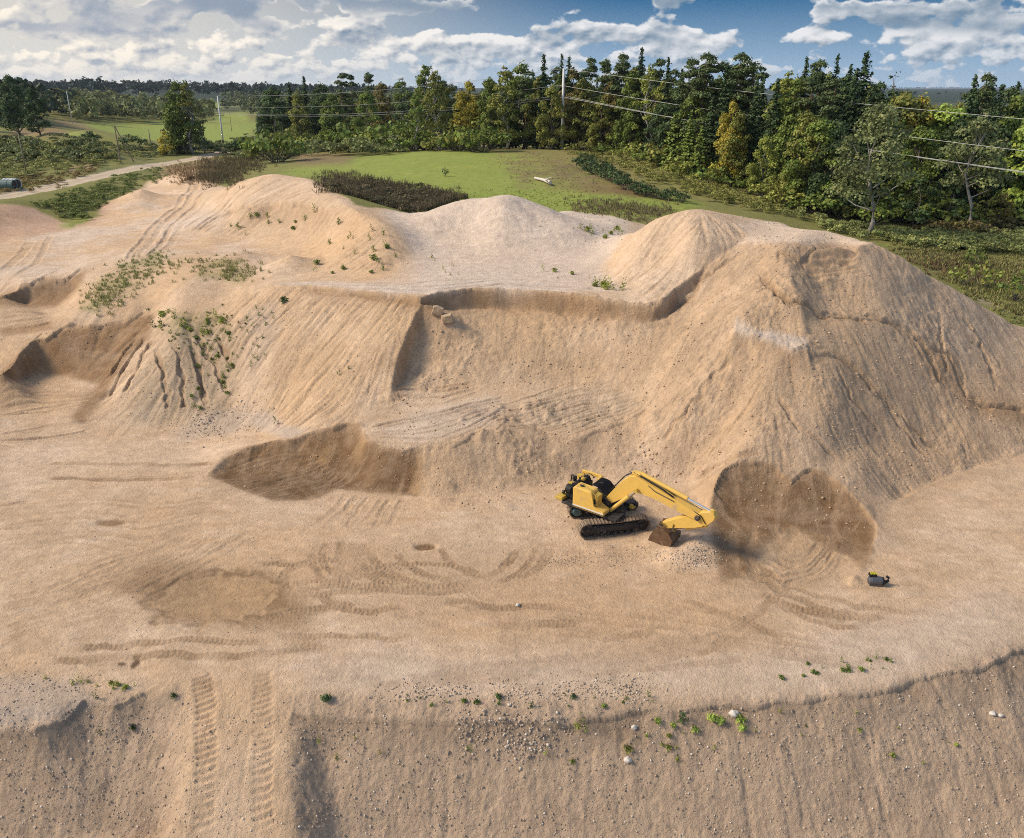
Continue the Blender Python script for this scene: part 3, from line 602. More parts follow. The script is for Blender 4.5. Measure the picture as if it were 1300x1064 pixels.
scarp([(380, 362), (430, 366), (480, 371), (533, 377), (560, 370), (600, 366), (640, 366), (680, 369), (720, 372), (760, 378), (790, 383), (820, 385), (842, 378), (860, 364), (890, 343)], .35, .7, .25, .9)
scarp([(540, 568), (573, 567), (598, 551), (632, 547), (646, 524)], .08, .6, .3, .2); scarp([(690, 552), (736, 554), (757, 545), (800, 531), (817, 520)], .08, .6, .3, .2)
scarp([(932, 421), (967, 431), (992, 437), (1006, 445), (1024, 440)], .2, .6, .2, .5)
scarp([(290, 264), (301, 261), (325, 256), (345, 255), (375, 257), (400, 262), (425, 266)], .5, .9, .25, .5)
scarp([(985, 312), (1020, 312), (1060, 312), (1095, 314)], .35, .8, .2, .5)
scarp([(968, 345), (990, 375), (1030, 395), (1060, 402), (1095, 403), (1130, 411), (1160, 426)], .10, .5, .3, .5); scarp([(1026, 440), (1060, 452), (1085, 463), (1110, 491)], .22, .45, .3, .5); scarp([(1180, 440), (1215, 478), (1228, 502), (1262, 515), (1300, 521)], .12, .6, .3, .6)
scarp([(840, 899), (920, 895), (981, 892), (1034, 887), (1084, 882), (1123, 874), (1158, 861), (1222, 853), (1265, 839), (1300, 819), (1400, 785)], .14, .6, .25, .5); scarp([(369, 902), (400, 908), (453, 910), (541, 914), (630, 915), (700, 914), (775, 906), (840, 899)], .18, .4, .12, .5); scarp([(-200, 928), (0, 925), (44, 924), (78, 913), (110, 888), (126, 891), (146, 895), (190, 879)], .10, .5, .2, .3)
# small pits and a damp hollow
def pit(px, py, rx, ry, d):
    x, y, z = hit(px, py, HB); q = ((X - x) / rx) ** 2 + ((Y - y) / ry) ** 2; q = q * (1 + .5 * fbm(X, Y, .8, 2, .5, 90))
    m = np.exp(-q * q); H[:] -= d * m; return m
pit1 = pit(540, 693, .62, .35, .18); pit2 = pit(140, 663, .95, .4, .1); pit3 = pit(277, 758, 3.0, 2.0, .14)
# loose piles: two cones at the back, a spoil ridge by the tracks of the digger, block of gravel
def pile(px, py, z, rad, h, seed):
    x, y, _ = P(px, py, z); q = np.hypot(X - x, (Y - y)) / rad * (1 + .18 * fbm(X, Y, rad * .8, 2, .5, seed))
    H[:] += h * np.clip(1 - q, 0, 1) ** 1.15
pile(183, 262, 8.4, 6.5, 2.4, 1); pile(235, 235, 8.6, 8, 1.9, 2); pile(252, 238, 8.6, 8, 1.2, 3); pile(370, 340, 8.5, 3.2, 1.1, 4); pile(310, 325, 8.6, 3, .5, 5)
pile(880, 705, 0, 1.7, .42, 6); pile(855, 712, 0, 1.3, .3, 7); pile(895, 690, .1, 1.5, .5, 12); pile(765, 702, 0, 1.2, .22, 8); pile(830, 690, 0, 1.5, .25, 9); pile(1083, 739, 0, .5, .25, 10); pile(725, 675, 0, 1.4, .12, 11)
for q in range(26):   # clods and small heaps at slope feet
    px = RNG.uniform(540, 830); py = RNG.uniform(560, 640); pile(px, py, .3, RNG.uniform(.3, .9), RNG.uniform(.05, .22), 100 + q)
print('detail', round(time.time() - T0, 1))
# ---------------------------------------------------------------- what the ground is made of (albedo per vertex, shade of some faces painted in)
PALE = np.array([.64, .48, .34]); TAN = np.array([.575, .392, .24]); YEL = np.array([.57, .37, .205]); DAMP = np.array([.190, .108, .052]); GREY = np.array([.58, .465, .365]); RED = np.array([.43, .26, .165]); BANKC = np.array([.45, .32, .215])
COL = np.empty((NR, NC, 3), np.float32); COL[:] = TAN
def paint(m, c): 
    global COL
    m = np.clip(m, 0, 1)[..., None].astype(np.float32); COL = COL * (1 - m) + np.asarray(c, np.float32) * m
n1 = fbm(X, Y, 9, 3, .55, 110); n2 = fbm(X, Y, 2.2, 4, .6, 111); n3 = fbm(X * .5, Y, .6, 3, .6, 112)
paint(.55 * sstep(n1 + .4 * n2, -.3, .8), PALE); paint(.5 * sstep(-n1 + .5 * n2, 0, .9), YEL)
# floor streaks left by wheels: long across the view
fs = fbm(X * .22 + .15 * n1, Y + .5 * n1, .8, 4, .6, 120)
paint(.55 * floor_m * sstep(fs + .3 * n2, .1, .9), PALE); paint(.5 * floor_m * sstep(-fs + .35 * n2, .25, 1.0), np.array([.40, .255, .14]))
paint(.5 * zone([(425, 692), (560, 688), (690, 700), (690, 745), (560, 752), (420, 745)], 8, warp=14, wl=3) * sstep(n2 + .5 * n3, -.5, .6), np.array([.40, .265, .155])); paint(.42 * zone([(390, 690), (720, 690), (1000, 770), (1180, 780), (900, 860), (450, 800), (360, 750)], 14, warp=30, wl=5), np.array([.49, .32, .185]))
paint(.5 * zone([(350, 840), (700, 830), (1000, 830), (1300, 740), (1320, 830), (1100, 870), (850, 890), (380, 880)], 14, warp=16, wl=5), GREY * .96)
paint(.4 * zone([(60, 560), (330, 560), (300, 600), (100, 600), (0, 640), (0, 580)], 10, warp=14, wl=5), PALE)
# damp, freshly dug sand, with some lit and shaded faces painted in
damp_n = np.clip(.85 + .35 * n2 + .2 * n3, 0, 1)
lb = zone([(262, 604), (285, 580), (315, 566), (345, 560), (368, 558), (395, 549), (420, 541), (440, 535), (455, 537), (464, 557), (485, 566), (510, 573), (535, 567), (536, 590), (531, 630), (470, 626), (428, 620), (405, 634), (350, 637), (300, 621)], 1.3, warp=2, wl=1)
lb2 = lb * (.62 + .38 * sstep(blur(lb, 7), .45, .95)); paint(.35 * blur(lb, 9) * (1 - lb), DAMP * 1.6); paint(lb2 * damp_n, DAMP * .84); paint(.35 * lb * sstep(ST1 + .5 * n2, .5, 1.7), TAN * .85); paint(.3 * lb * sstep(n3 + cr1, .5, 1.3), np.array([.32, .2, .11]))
lit_fins = zone([(400, 590), (412, 562), (424, 545), (434, 540), (426, 560), (415, 592)], 3) + zone([(448, 590), (456, 560), (464, 545), (468, 560), (458, 585)], 3) + zone([(520, 625), (528, 590), (534, 572), (538, 590), (532, 628)], 2)
paint(.6 * np.clip(lit_fins, 0, 1), np.array([.47, .29, .14]))  # sunlit orange of the left-facing fins, put into the colour
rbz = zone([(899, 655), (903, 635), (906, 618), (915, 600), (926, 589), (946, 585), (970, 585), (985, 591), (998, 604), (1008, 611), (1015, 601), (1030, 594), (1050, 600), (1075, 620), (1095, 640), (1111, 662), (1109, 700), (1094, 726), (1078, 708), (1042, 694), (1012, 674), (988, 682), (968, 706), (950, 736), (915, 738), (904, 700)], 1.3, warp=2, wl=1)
rb2 = rbz * (.66 + .34 * sstep(blur(rbz, 7), .45, .95)); paint(.35 * blur(rbz, 9) * (1 - rbz), DAMP * 1.6); paint(rb2 * damp_n, DAMP * .86); paint(.35 * rbz * sstep(ST1 + .5 * n2, .5, 1.7), TAN * .8); paint(.3 * rbz * sstep(n3 + cr1, .5, 1.3), np.array([.32, .2, .11]))  # right bite: damp sand, with its shade and depth painted in as well
rfl = zone([(920, 665), (1080, 665), (1090, 720), (1020, 755), (910, 740)], 8, warp=6, wl=1.2)
paint(.55 * rfl * (1 - rbz), np.array([.42, .27, .145])); paint(.5 * rfl * sstep(n2, 0, .7), YEL)
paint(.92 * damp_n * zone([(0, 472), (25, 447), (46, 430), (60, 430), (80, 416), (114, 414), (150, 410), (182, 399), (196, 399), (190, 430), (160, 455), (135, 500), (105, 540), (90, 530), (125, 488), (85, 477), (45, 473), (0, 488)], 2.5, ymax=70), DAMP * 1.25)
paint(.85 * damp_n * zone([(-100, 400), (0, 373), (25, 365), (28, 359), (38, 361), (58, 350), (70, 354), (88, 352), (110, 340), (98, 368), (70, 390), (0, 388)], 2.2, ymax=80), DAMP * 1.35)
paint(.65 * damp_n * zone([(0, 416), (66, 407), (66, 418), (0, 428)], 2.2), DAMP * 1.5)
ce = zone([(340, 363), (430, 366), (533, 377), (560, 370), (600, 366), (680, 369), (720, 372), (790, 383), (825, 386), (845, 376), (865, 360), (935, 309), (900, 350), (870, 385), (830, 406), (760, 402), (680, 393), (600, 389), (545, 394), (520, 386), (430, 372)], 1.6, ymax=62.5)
paint(.62 * ce * damp_n, DAMP * 1.45)  # cliff and dune flank: damp sand plus their shade, both in the colour
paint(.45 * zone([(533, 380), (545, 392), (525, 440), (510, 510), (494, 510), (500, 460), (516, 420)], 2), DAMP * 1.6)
paint(.35 * zone([(520, 395), (850, 395), (880, 420), (800, 490), (660, 480), (520, 500), (510, 450)], 12, warp=20, wl=4), np.array([.43, .29, .17]))
paint(.5 * zone([(480, 545), (560, 515), (640, 500), (640, 525), (600, 548), (530, 565)], 5, warp=4), GREY)
paint(.5 * zone([(650, 540), (690, 495), (780, 485), (812, 515), (750, 545)], 5, warp=4), np.array([.47, .36, .25]))
paint(.35 * zone([(560, 570), (640, 530), (660, 540), (760, 555), (800, 590), (740, 605), (600, 625), (545, 625)], 8, warp=8), np.array([.40, .29, .19]))
# slopes
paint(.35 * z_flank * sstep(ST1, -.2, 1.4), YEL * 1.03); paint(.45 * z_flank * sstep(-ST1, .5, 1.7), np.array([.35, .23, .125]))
paint(.4 * z_heap, np.array([.455, .315, .20])); paint(.4 * z_heap * sstep(-ST2 + n2, .3, 1.8), np.array([.36, .24, .15])); paint(.35 * z_heap * sstep(ST2 + .7 * n2, .4, 1.8), YEL)
paint(.55 * zone([(1150, 420), (1185, 440), (1225, 495), (1300, 510), (1400, 530), (1300, 545), (1230, 520), (1180, 480)], 6, warp=12, wl=2), np.array([.42, .255, .135]))
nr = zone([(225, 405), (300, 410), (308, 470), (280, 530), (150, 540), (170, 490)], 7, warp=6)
paint(.6 * nr, np.array([.39, .30, .20])); paint(.35 * z_nose * sstep(-ST1, .4, 1.6), np.array([.30, .21, .12]))  # right face of the nose, away from the sun, painted greyer and darker
paint(.5 * zone([(250, 530), (310, 510), (330, 525), (300, 552), (220, 556)], 5, warp=6), GREY * .8)
paint(.5 * zone([(315, 385), (352, 380), (345, 450), (318, 520), (305, 450)], 6, warp=8), GREY * .82)
paint(.8 * zone([(315, 535), (330, 522), (345, 522), (360, 540), (395, 546), (368, 557), (330, 548)], 3), GREY * .86)
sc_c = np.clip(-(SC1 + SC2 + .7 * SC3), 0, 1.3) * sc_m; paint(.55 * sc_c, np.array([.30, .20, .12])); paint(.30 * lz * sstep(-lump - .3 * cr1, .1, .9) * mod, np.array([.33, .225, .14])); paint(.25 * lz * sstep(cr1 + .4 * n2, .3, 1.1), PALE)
# pale upper terrace, lane, flat top and ledge
paint(.85 * zone([(430, 366), (500, 350), (520, 322), (510, 300), (480, 270), (560, 257), (638, 236), (700, 255), (800, 265), (800, 290), (765, 340), (800, 376), (830, 384), (720, 371), (600, 365), (540, 375)], 4, warp=4, ymin=60), GREY * 1.06)
paint(.4 * zone([(470, 275), (505, 300), (560, 300), (560, 340), (700, 330), (640, 300), (560, 280)], 8, warp=10), PALE)
paint(.85 * zone([(340, 360), (430, 364), (540, 374), (600, 364), (720, 370), (760, 376), (640, 350), (540, 362), (430, 356)], 2, ymin=59), GREY * 1.05)
paint(.85 * zone([(930, 284), (1000, 278), (1060, 288), (1111, 306), (1090, 312), (1050, 308), (985, 308), (935, 308), (950, 296)], 3, warp=2, ymin=59), PALE * 1.06)
paint(.85 * zone([(934, 403), (957, 420), (992, 423), (1026, 431), (1024, 441), (1006, 446), (967, 432), (932, 422)], 1.5), GREY * .95)
paint(.5 * zone([(1010, 312), (1095, 313), (1110, 330), (1060, 335), (1015, 335)], 4, warp=3), np.array([.37, .25, .16]))  # hollow below the flat top: its shade painted as darker sand
paint(.5 * z_rdune, PALE * .98); paint(.3 * z_rdune * sstep(-ST1, .3, 1.5), np.array([.42, .29, .17]))
paint(.5 * z_spur, YEL); paint(.5 * zone([(292, 262), (345, 256), (430, 262), (400, 300), (330, 290)], 4, warp=4), np.array([.47, .31, .175]))
paint(.45 * z_dune, np.array([.50, .375, .26]))
# plateau and the red bank below the road
plat = zone([(-300, 350), (0, 290), (120, 270), (250, 240), (300, 300), (420, 330), (250, 322), (140, 330), (60, 350), (-300, 400)], 8)
paint(.55 * plat * sstep(n1 + .5 * fs, -.4, .5), GREY * 1.03)
paint(.75 * zone([(-300, 262), (0, 258), (60, 255), (130, 240), (145, 262), (120, 285), (40, 300), (-300, 330)], 5, warp=5), RED)
paint(.6 * zone([(85, 240), (125, 238), (150, 250), (135, 262), (100, 258)], 4, warp=3), np.array([.43, .24, .16]))
# wet hollow and stains
pool = np.clip(pit3 * 1.3, 0, 1)
paint(.75 * zone([(130, 735), (200, 715), (330, 728), (372, 750), (400, 790), (350, 800), (250, 790), (170, 765)], 7, warp=12, wl=3) * (1 - .8 * sstep(pool, .3, .7)), np.array([.27, .165, .085])); paint(.8 * np.clip(1 - np.abs(pool - .38) * 3.2, 0, 1) * np.clip(.7 + n2, 0, 1), np.array([.20, .12, .06]))
paint(.85 * sstep(pool, .35, .75), np.array([.40, .255, .135]))
paint(.85 * sstep(pit1, .3, .8), DAMP * .95); paint(.75 * sstep(pit2, .3, .9), DAMP * 1.2)
for poly in ([(166, 832), (178, 831), (177, 842), (170, 849), (165, 845), (171, 838)], [(150, 842), (160, 841), (158, 845), (150, 845)], [(96, 839), (103, 839), (102, 842), (96, 842)]): paint(.9 * zone(poly, .8, warp=2, wl=.6), np.array([.10, .06, .035]))
paint(.8 * TRK * (1 - bank), np.array([.345, .225, .13]) )
# near bank: stony brown
bk = bank * (1 - zone([(233, 860), (369, 860), (372, 973), (380, 1100), (220, 1100), (228, 973)], 5, warp=4))
paint(.92 * bk, BANKC); paint(.4 * bk * sstep(n2, 0, .8), np.array([.40, .29, .19])); paint(.5 * bk * sstep(-n2, .2, .9), np.array([.33, .23, .15]))
paint(.6 * zone([(-100, 860), (100, 862), (126, 889), (78, 912), (0, 922), (-200, 922)], 4, warp=4), GREY * .8); paint(.4 * zone([(78, 912), (126, 889), (112, 930), (100, 985), (70, 940)], 3), np.array([.22, .165, .12]))  # dark polygon: shade on the notch's right-facing side, painted in
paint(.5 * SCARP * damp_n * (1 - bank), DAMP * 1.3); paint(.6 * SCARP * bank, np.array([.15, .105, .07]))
# --- vegetation cover
def gp(*pts): return [P(*p)[:2] for p in pts]
PIT = gp((-320, 285, 10.6), (0, 258, 10.4), (50, 260, 9.9), (72, 272, 9.2), (92, 284, 8.6), (125, 272, 8.6), (140, 262, 8.6), (165, 246, 8.9), (198, 232, 8.9), (206, 222, 9.2), (240, 214, 9.6), (268, 214, 9.6), (278, 234, 9.6), (300, 222, 13), (330, 211.5, 14.3), (362, 212, 14.4), (395, 226, 13.8), (425, 246, 13.0), (450, 262, 12.6)) + [(-9, 88), (-2, 90.5), (4, 90), (7, 95), (11, 95.5), (14.5, 90), (16, 82), (18.5, 76), (24, 72.5), (30, 69), (34, 64.2), (42, 63.2), (60, 60.5), (90, 60), (90, 5), (-90, 5), (-90, 60)]
sand = plan_zone(PIT, 1.2, 1.2, 3.0)
OLIVE = np.array([.20, .185, .06]); MEAD = np.array([.225, .26, .055]); DARKG = np.array([.085, .10, .032]); BROWN = np.array([.19, .13, .07]); STRAW = np.array([.30, .25, .09])
base = COL; COL = np.empty_like(base); COL[:] = OLIVE
g1 = fbm(X, Y, 22, 4, .55, 130); g2 = fbm(X, Y, 4, 4, .6, 131); g3 = fbm(X, Y * .5, 60, 3, .5, 132)
paint(.7 * sstep(g1 + .5 * g2, .0, .9), np.array([.21, .20, .05])); paint(.75 * sstep(-g1 + .6 * g2, .1, .9), DARKG); paint(.35 * sstep(g2, .3, 1), STRAW)
paint(.95 * zone([(-200, 170), (0, 172), (130, 190), (180, 200), (100, 215), (0, 232), (-200, 240)], 6, warp=6, wl=18) * sstep(.3 + g1 + .7 * g2, -.4, .8), DARKG * 1.1)
md = zone([(340, 222), (440, 201), (520, 192), (600, 189), (650, 190), (680, 205), (660, 226), (720, 234), (820, 246), (900, 258), (830, 278), (620, 272), (540, 262), (440, 232), (400, 226)], 5, warp=5, wl=12, ymin=93)
paint(.95 * md, MEAD); paint(.35 * md * sstep(fbm(X, Y * .4, 3, 3, .6, 150), 0, .8), np.array([.32, .31, .07])); paint(.35 * md * sstep(-fbm(X, Y * .4, 3, 3, .6, 150), .1, .9), np.array([.19, .235, .042])); paint(.4 * md * sstep(g2 + .4 * n1, .1, .9), np.array([.20, .25, .04])); paint(.4 * md * sstep(-g2 + .5 * g1, .4, 1.1), np.array([.25, .22, .07]))
br = zone([(600, 188), (700, 190), (780, 205), (830, 235), (800, 246), (720, 240), (650, 236), (640, 205)], 6, warp=9, wl=8, ymin=100)
paint(.75 * br * sstep(.1 + g2 + .5 * n2, -.2, .5), BROWN); paint(.5 * br * sstep(-g2, .1, .8), STRAW * .9)
paint(.7 * zone([(690, 236), (780, 232), (830, 240), (860, 258), (760, 247)], 4, warp=6, wl=6, ymin=100), np.array([.17, .095, .05]))
paint(.6 * zone([(640, 188), (760, 188), (900, 225), (1000, 258), (960, 268), (860, 245), (780, 215)], 6, warp=8, wl=9, ymin=100) * sstep(g2 + .3, -.2, .7), STRAW * .85)
rs = zone([(1090, 300), (1320, 300), (1500, 330), (1500, 480), (1300, 430), (1100, 312)], 5, ymin=62)
paint(.6 * rs * sstep(g2 + .4 * n1, -.1, .7), np.array([.20, .225, .055])); paint(.6 * zone([(1130, 312), (1230, 322), (1320, 355), (1320, 372), (1200, 345)], 5, warp=6, wl=6, ymin=66), np.array([.16, .11, .06]))
paint(.8 * zone([(1240, 376), (1310, 398), (1310, 406), (1240, 384)], 2, warp=1, ymin=62), np.array([.33, .26, .16]))
lf = zone([(100, 157), (210, 155), (352, 154), (372, 160), (320, 166), (300, 194), (215, 188), (190, 190), (150, 172)], 3, warp=2, wl=20, ymin=225)
paint(.95 * lf, MEAD * 1.05); paint(.35 * lf * sstep(g3 + .4 * g1, .1, .9), np.array([.13, .17, .03]))
for poly in ([(160, 126), (205, 122), (205, 138), (170, 138), (150, 132)], [(262, 126), (286, 130), (284, 140), (262, 138)], [(272, 146), (310, 142), (316, 153), (272, 154)], [(140, 124), (165, 124), (165, 130), (140, 130)]): paint(.95 * zone(poly, 1.5, ymin=450), MEAD * 1.15)
paint(.8 * zone([(20, 164), (75, 160), (90, 172), (40, 174), (15, 172)], 3, warp=3, wl=10), np.array([.25, .165, .085])); paint(.6 * zone([(85, 168), (120, 168), (120, 175), (85, 175)], 2, warp=2, wl=8), MEAD * 1.2); paint(.7 * zone([(60, 152), (105, 155), (115, 166), (80, 162)], 2, warp=2, wl=10), np.array([.26, .18, .09]))
paint(.8 * zone([(365, 195), (445, 195), (445, 208), (380, 210)], 4, warp=5, wl=8), BROWN * 1.1); paint(.7 * zone([(205, 212), (275, 200), (280, 222), (210, 224)], 3, warp=4, wl=6), np.array([.36, .22, .13]))
paint(.6 * zone([(80, 212), (125, 207), (118, 216), (92, 219)], 2, warp=2, wl=6), np.array([.40, .27, .16]))
fw = sstep(Y + 300 * g3, 600, 1100); paint(fw * .95, np.array([.030, .046, .034]))
GRASSY = 1 - sand
COL = COL * (1 - sand[..., None]) + base * sand[..., None]
# the gravel road
road_pts = [(-160, 272, 10.6), (-60, 258, 10.5), (0, 249, 10.5), (60, 237, 10.3), (100, 227.5, 10.2), (150, 216.5, 10.0), (200, 208.5, 9.7), (255, 199.5, 9.2), (285, 193, 9.0), (300, 188, 8.6)]
RD = np.array([P(*p)[:2] for p in road_pts]); rt = np.linspace(0, len(RD) - 1, 80); RDX = np.interp(rt, np.arange(len(RD)), RD[:, 0]); RDY = np.interp(rt, np.arange(len(RD)), RD[:, 1])
dm = np.full((NR, NC), 1e9)
ra, rb_ = np.searchsorted(GY, 60), np.searchsorted(GY, 320)
for i in range(len(RDX) - 1):
    dx, dy = RDX[i + 1] - RDX[i], RDY[i + 1] - RDY[i]; gx = X[ra:rb_]; gy = Y[ra:rb_]
    q = np.clip(((gx - RDX[i]) * dx + (gy - RDY[i]) * dy) / (dx * dx + dy * dy), 0, 1); dm[ra:rb_] = np.minimum(dm[ra:rb_], np.hypot(gx - RDX[i] - q * dx, gy - RDY[i] - q * dy))
dmn = dm + .5 * g2
rdm = 1 - sstep(dmn, 1.8, 2.5)
paint(rdm, np.array([.50, .39, .27])); paint(rdm * np.exp(-(dm / .4) ** 2) * .5, np.array([.30, .24, .13])); H -= .12 * rdm
# grass patches inside the pit
def patch(poly, a, c=OLIVE, warp=6, wl=2.0): 
    m = zone(poly, 3, warp=warp, wl=wl) * sstep(.35 + n2 + .6 * n3, -.2, .7); paint(a * m, c); return m
gpatch = patch([(100, 395), (112, 370), (150, 335), (200, 318), (215, 330), (160, 372), (120, 398)], .6) + patch([(250, 335), (300, 325), (325, 350), (300, 360), (250, 350)], .6) + patch([(75, 285), (110, 275), (112, 284), (80, 292)], .8, MEAD) + patch([(50, 265), (110, 240), (160, 222), (205, 215), (180, 235), (120, 258), (85, 285)], .85) + patch([(205, 400), (240, 395), (290, 400), (290, 425), (215, 425)], .35)
gpatch = np.clip(gpatch, 0, 1)
# fine grain of the soil itself
COL *= (1 + .11 * n2 + .09 * n3 * floor_m + .08 * fbm(X, Y, .35, 2, .6, 140))[..., None].astype(np.float32)
COL = np.clip(COL, .015, .75)

def ground_material():
    m = bpy.data.materials.new('ground'); m.use_nodes = True; n = NT(m.node_tree); b = n.n['Principled BSDF']
    vc = n.add('ShaderNodeVertexColor', layer_name='Col'); geo = n.add('ShaderNodeNewGeometry'); pos = geo.outputs['Position']
    sep = n.add('ShaderNodeSeparateXYZ'); n.link(pos, sep.inputs[0])
    near = n.ramp(sep.outputs[1], 140.0, 60.0)
    fine = n.noise(pos, 6.0, 7, .72); mid = n.noise(pos, 1.7, 4, .6); peb = n.add('ShaderNodeTexVoronoi', feature='F1'); n.link(pos, peb.inputs['Vector']); peb.inputs['Scale'].default_value = 7.0
    f = n.math('ADD', n.math('MULTIPLY', n.math('SUBTRACT', fine, .5), .55), n.math('MULTIPLY', n.math('SUBTRACT', mid, .5), .60))
    f = n.math('ADD', n.math('MULTIPLY', f, 1.0), 1.0)
    sc = n.add('ShaderNodeVectorMath', operation='SCALE'); n.link(vc.outputs[0], sc.inputs[0]); n.link(f, sc.inputs['Scale'])
    at = n.add('ShaderNodeAttribute', attribute_name='stony')
    # small stones lying in the sand
    st = n.math('MULTIPLY', n.ramp(peb.outputs['Distance'], .22, .12), n.math('MULTIPLY', at.outputs['Fac'], n.ramp(n.noise(pos, 2.3, 3, .6), .45, .62)))
    hue = n.mix(peb.outputs['Color'], (.30, .24, .18, 1), (.56, .47, .38, 1))
    n.link(n.mix(n.math('MULTIPLY', st, .8), sc.outputs[0], hue), b.inputs['Base Color'])
    b.inputs['Roughness'].default_value = .95; b.inputs['Specular IOR Level'].default_value = .12
    bump = n.add('ShaderNodeBump'); bump.inputs['Strength'].default_value = .8; bump.inputs['Distance'].default_value = .16
    hgt = n.math('ADD', n.math('ADD', fine, n.math('MULTIPLY', n.noise(pos, 30, 3, .6), .35)), n.math('MULTIPLY', st, .8))
    n.link(n.math('MULTIPLY', hgt, near), bump.inputs['Height']); n.link(bump.outputs[0], b.inputs['Normal'])
    return m
def build_ground():
    me = bpy.data.meshes.new('ground'); nv = NR * NC; me.vertices.add(nv)
    me.vertices.foreach_set('co', np.stack([XX, YY, H], -1).astype(np.float32).ravel())
    i = np.arange(nv).reshape(NR, NC); q = np.stack([i[:-1, :-1], i[:-1, 1:], i[1:, 1:], i[1:, :-1]], -1).reshape(-1, 4); nf = len(q)
    me.loops.add(nf * 4); me.polygons.add(nf); me.loops.foreach_set('vertex_index', q.ravel().astype(np.int32))
    me.polygons.foreach_set('loop_start', np.arange(0, nf * 4, 4, dtype=np.int32)); me.polygons.foreach_set('use_smooth', np.ones(nf, bool))
    me.update(calc_edges=True)
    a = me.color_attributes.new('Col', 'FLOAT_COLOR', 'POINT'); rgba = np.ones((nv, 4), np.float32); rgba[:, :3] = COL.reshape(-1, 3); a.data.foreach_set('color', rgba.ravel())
    s = me.attributes.new('stony', 'FLOAT', 'POINT')
    grav = np.clip(bank + .5 * zone([(360, 850), (840, 850), (850, 900), (370, 905)], 8) + .7 * zone([(690, 700), (900, 690), (905, 715), (700, 712)], 4) + .3 * z_nose + .35 * zone([(0, 850), (240, 850), (240, 900), (0, 930)], 5) + .12 * sand, 0, 1)
    s.data.foreach_set('value', (grav * sand).astype(np.float32).ravel())
    me.materials.append(ground_material())
    o = bpy.data.objects.new('ground', me); C.objects.link(o); o['kind'] = 'structure'
    return o
build_ground()
print('ground', round(time.time() - T0, 1))
# ---------------------------------------------------------------- helpers for things
def tag(o, label=None, cat=None, group=None, kind=None):
    for k, v in (('label', label), ('category', cat), ('group', group), ('kind', kind)):
        if v: o[k] = v
    return o
def empty(name, loc, rz=0.0):
    o = bpy.data.objects.new(name, None); C.objects.link(o); o.location = loc; o.rotation_euler = (0, 0, rz); o.empty_display_size = .3; return o
def mat(name, col, rough=.6, metal=0.0, var=.12, scale=6.0, dirt=None, dirt_amt=.5, spec=.3, bump=0.0):
    m = bpy.data.materials.new(name); m.use_nodes = True; n = NT(m.node_tree); b = n.n['Principled BSDF']
    tc = n.add('ShaderNodeTexCoord'); v = tc.outputs['Object']
    f = n.noise(v, scale, 5, .65)
    c = n.mix(f, tuple(x * (1 - 2 * var) for x in col) + (1,), tuple(min(1, x * (1 + 2 * var)) for x in col) + (1,))
    if dirt:
        d = n.ramp(n.noise(v, scale * .45, 6, .7), .62 - .22 * dirt_amt, .72); c = n.mix(n.math('MULTIPLY', d, .85), c, tuple(dirt) + (1,))
    n.link(c, b.inputs['Base Color']); n.link(n.math('MULTIPLY_ADD', f, .25, rough - .12, clamp=True), b.inputs['Roughness'])
    b.inputs['Metallic'].default_value = metal; b.inputs['Specular IOR Level'].default_value = spec
    if bump:
        bp = n.add('ShaderNodeBump'); bp.inputs['Distance'].default_value = bump; n.link(n.noise(v, scale * 3, 4, .6), bp.inputs['Height']); n.link(bp.outputs[0], b.inputs['Normal'])
    return m
DUST = (.36, .26, .17)
M = dict(yellow=mat('yellow_paint', (.66, .41, .09), .55, 0, .08, 3.0, (.42, .31, .19), .32), yellow_old=mat('worn_yellow_paint', (.50, .33, .06), .6, 0, .12, 5.0, (.20, .12, .06), .5),
         steel=mat('dark_steel', (.045, .042, .04), .6, .3, .25, 6, DUST, .35), track=mat('dusty_track_steel', (.23, .17, .115), .8, .2, .3, 9, (.33, .24, .16), .8), black=mat('black_rubber', (.014, .014, .015), .6, 0, .3, 8, DUST, .15),
         chrome=mat('chrome_rod', (.75, .74, .72), .22, .9, .05, 4), rust=mat('rusty_bucket_steel', (.13, .075, .04), .75, .2, .3, 4, DUST, .5), teal=mat('faded_teal_paint', (.09, .15, .145), .6, 0, .2, 6, DUST, .4),
         grey=mat('grey_metal', (.12, .12, .13), .45, .5, .15, 4, DUST, .25), white=mat('white_stripe', (.62, .62, .60), .5, 0, .08, 6, DUST, .3), concrete=mat('concrete_pole', (.68, .66, .62), .85, 0, .08, 2), wood=mat('weathered_wood', (.26, .20, .14), .85, 0, .2, 3),
         wire=mat('aluminium_wire', (.36, .36, .34), .5, .3, .05, 1), glass_ins=mat('insulator', (.22, .18, .15), .3, 0, .1, 3), stone=mat('field_stone', (.40, .35, .29), .85, 0, .2, 3, (.26, .20, .15), .4, bump=.02), palestone=mat('pale_stone', (.55, .49, .42), .8, 0, .1, 4, bump=.01), sandblock=mat('sand_block', (.44, .31, .19), .95, 0, .12, 5, bump=.03), pipe=mat('concrete_pipe', (.42, .43, .42), .8, 0, .15, 3, (.16, .20, .20), .5))
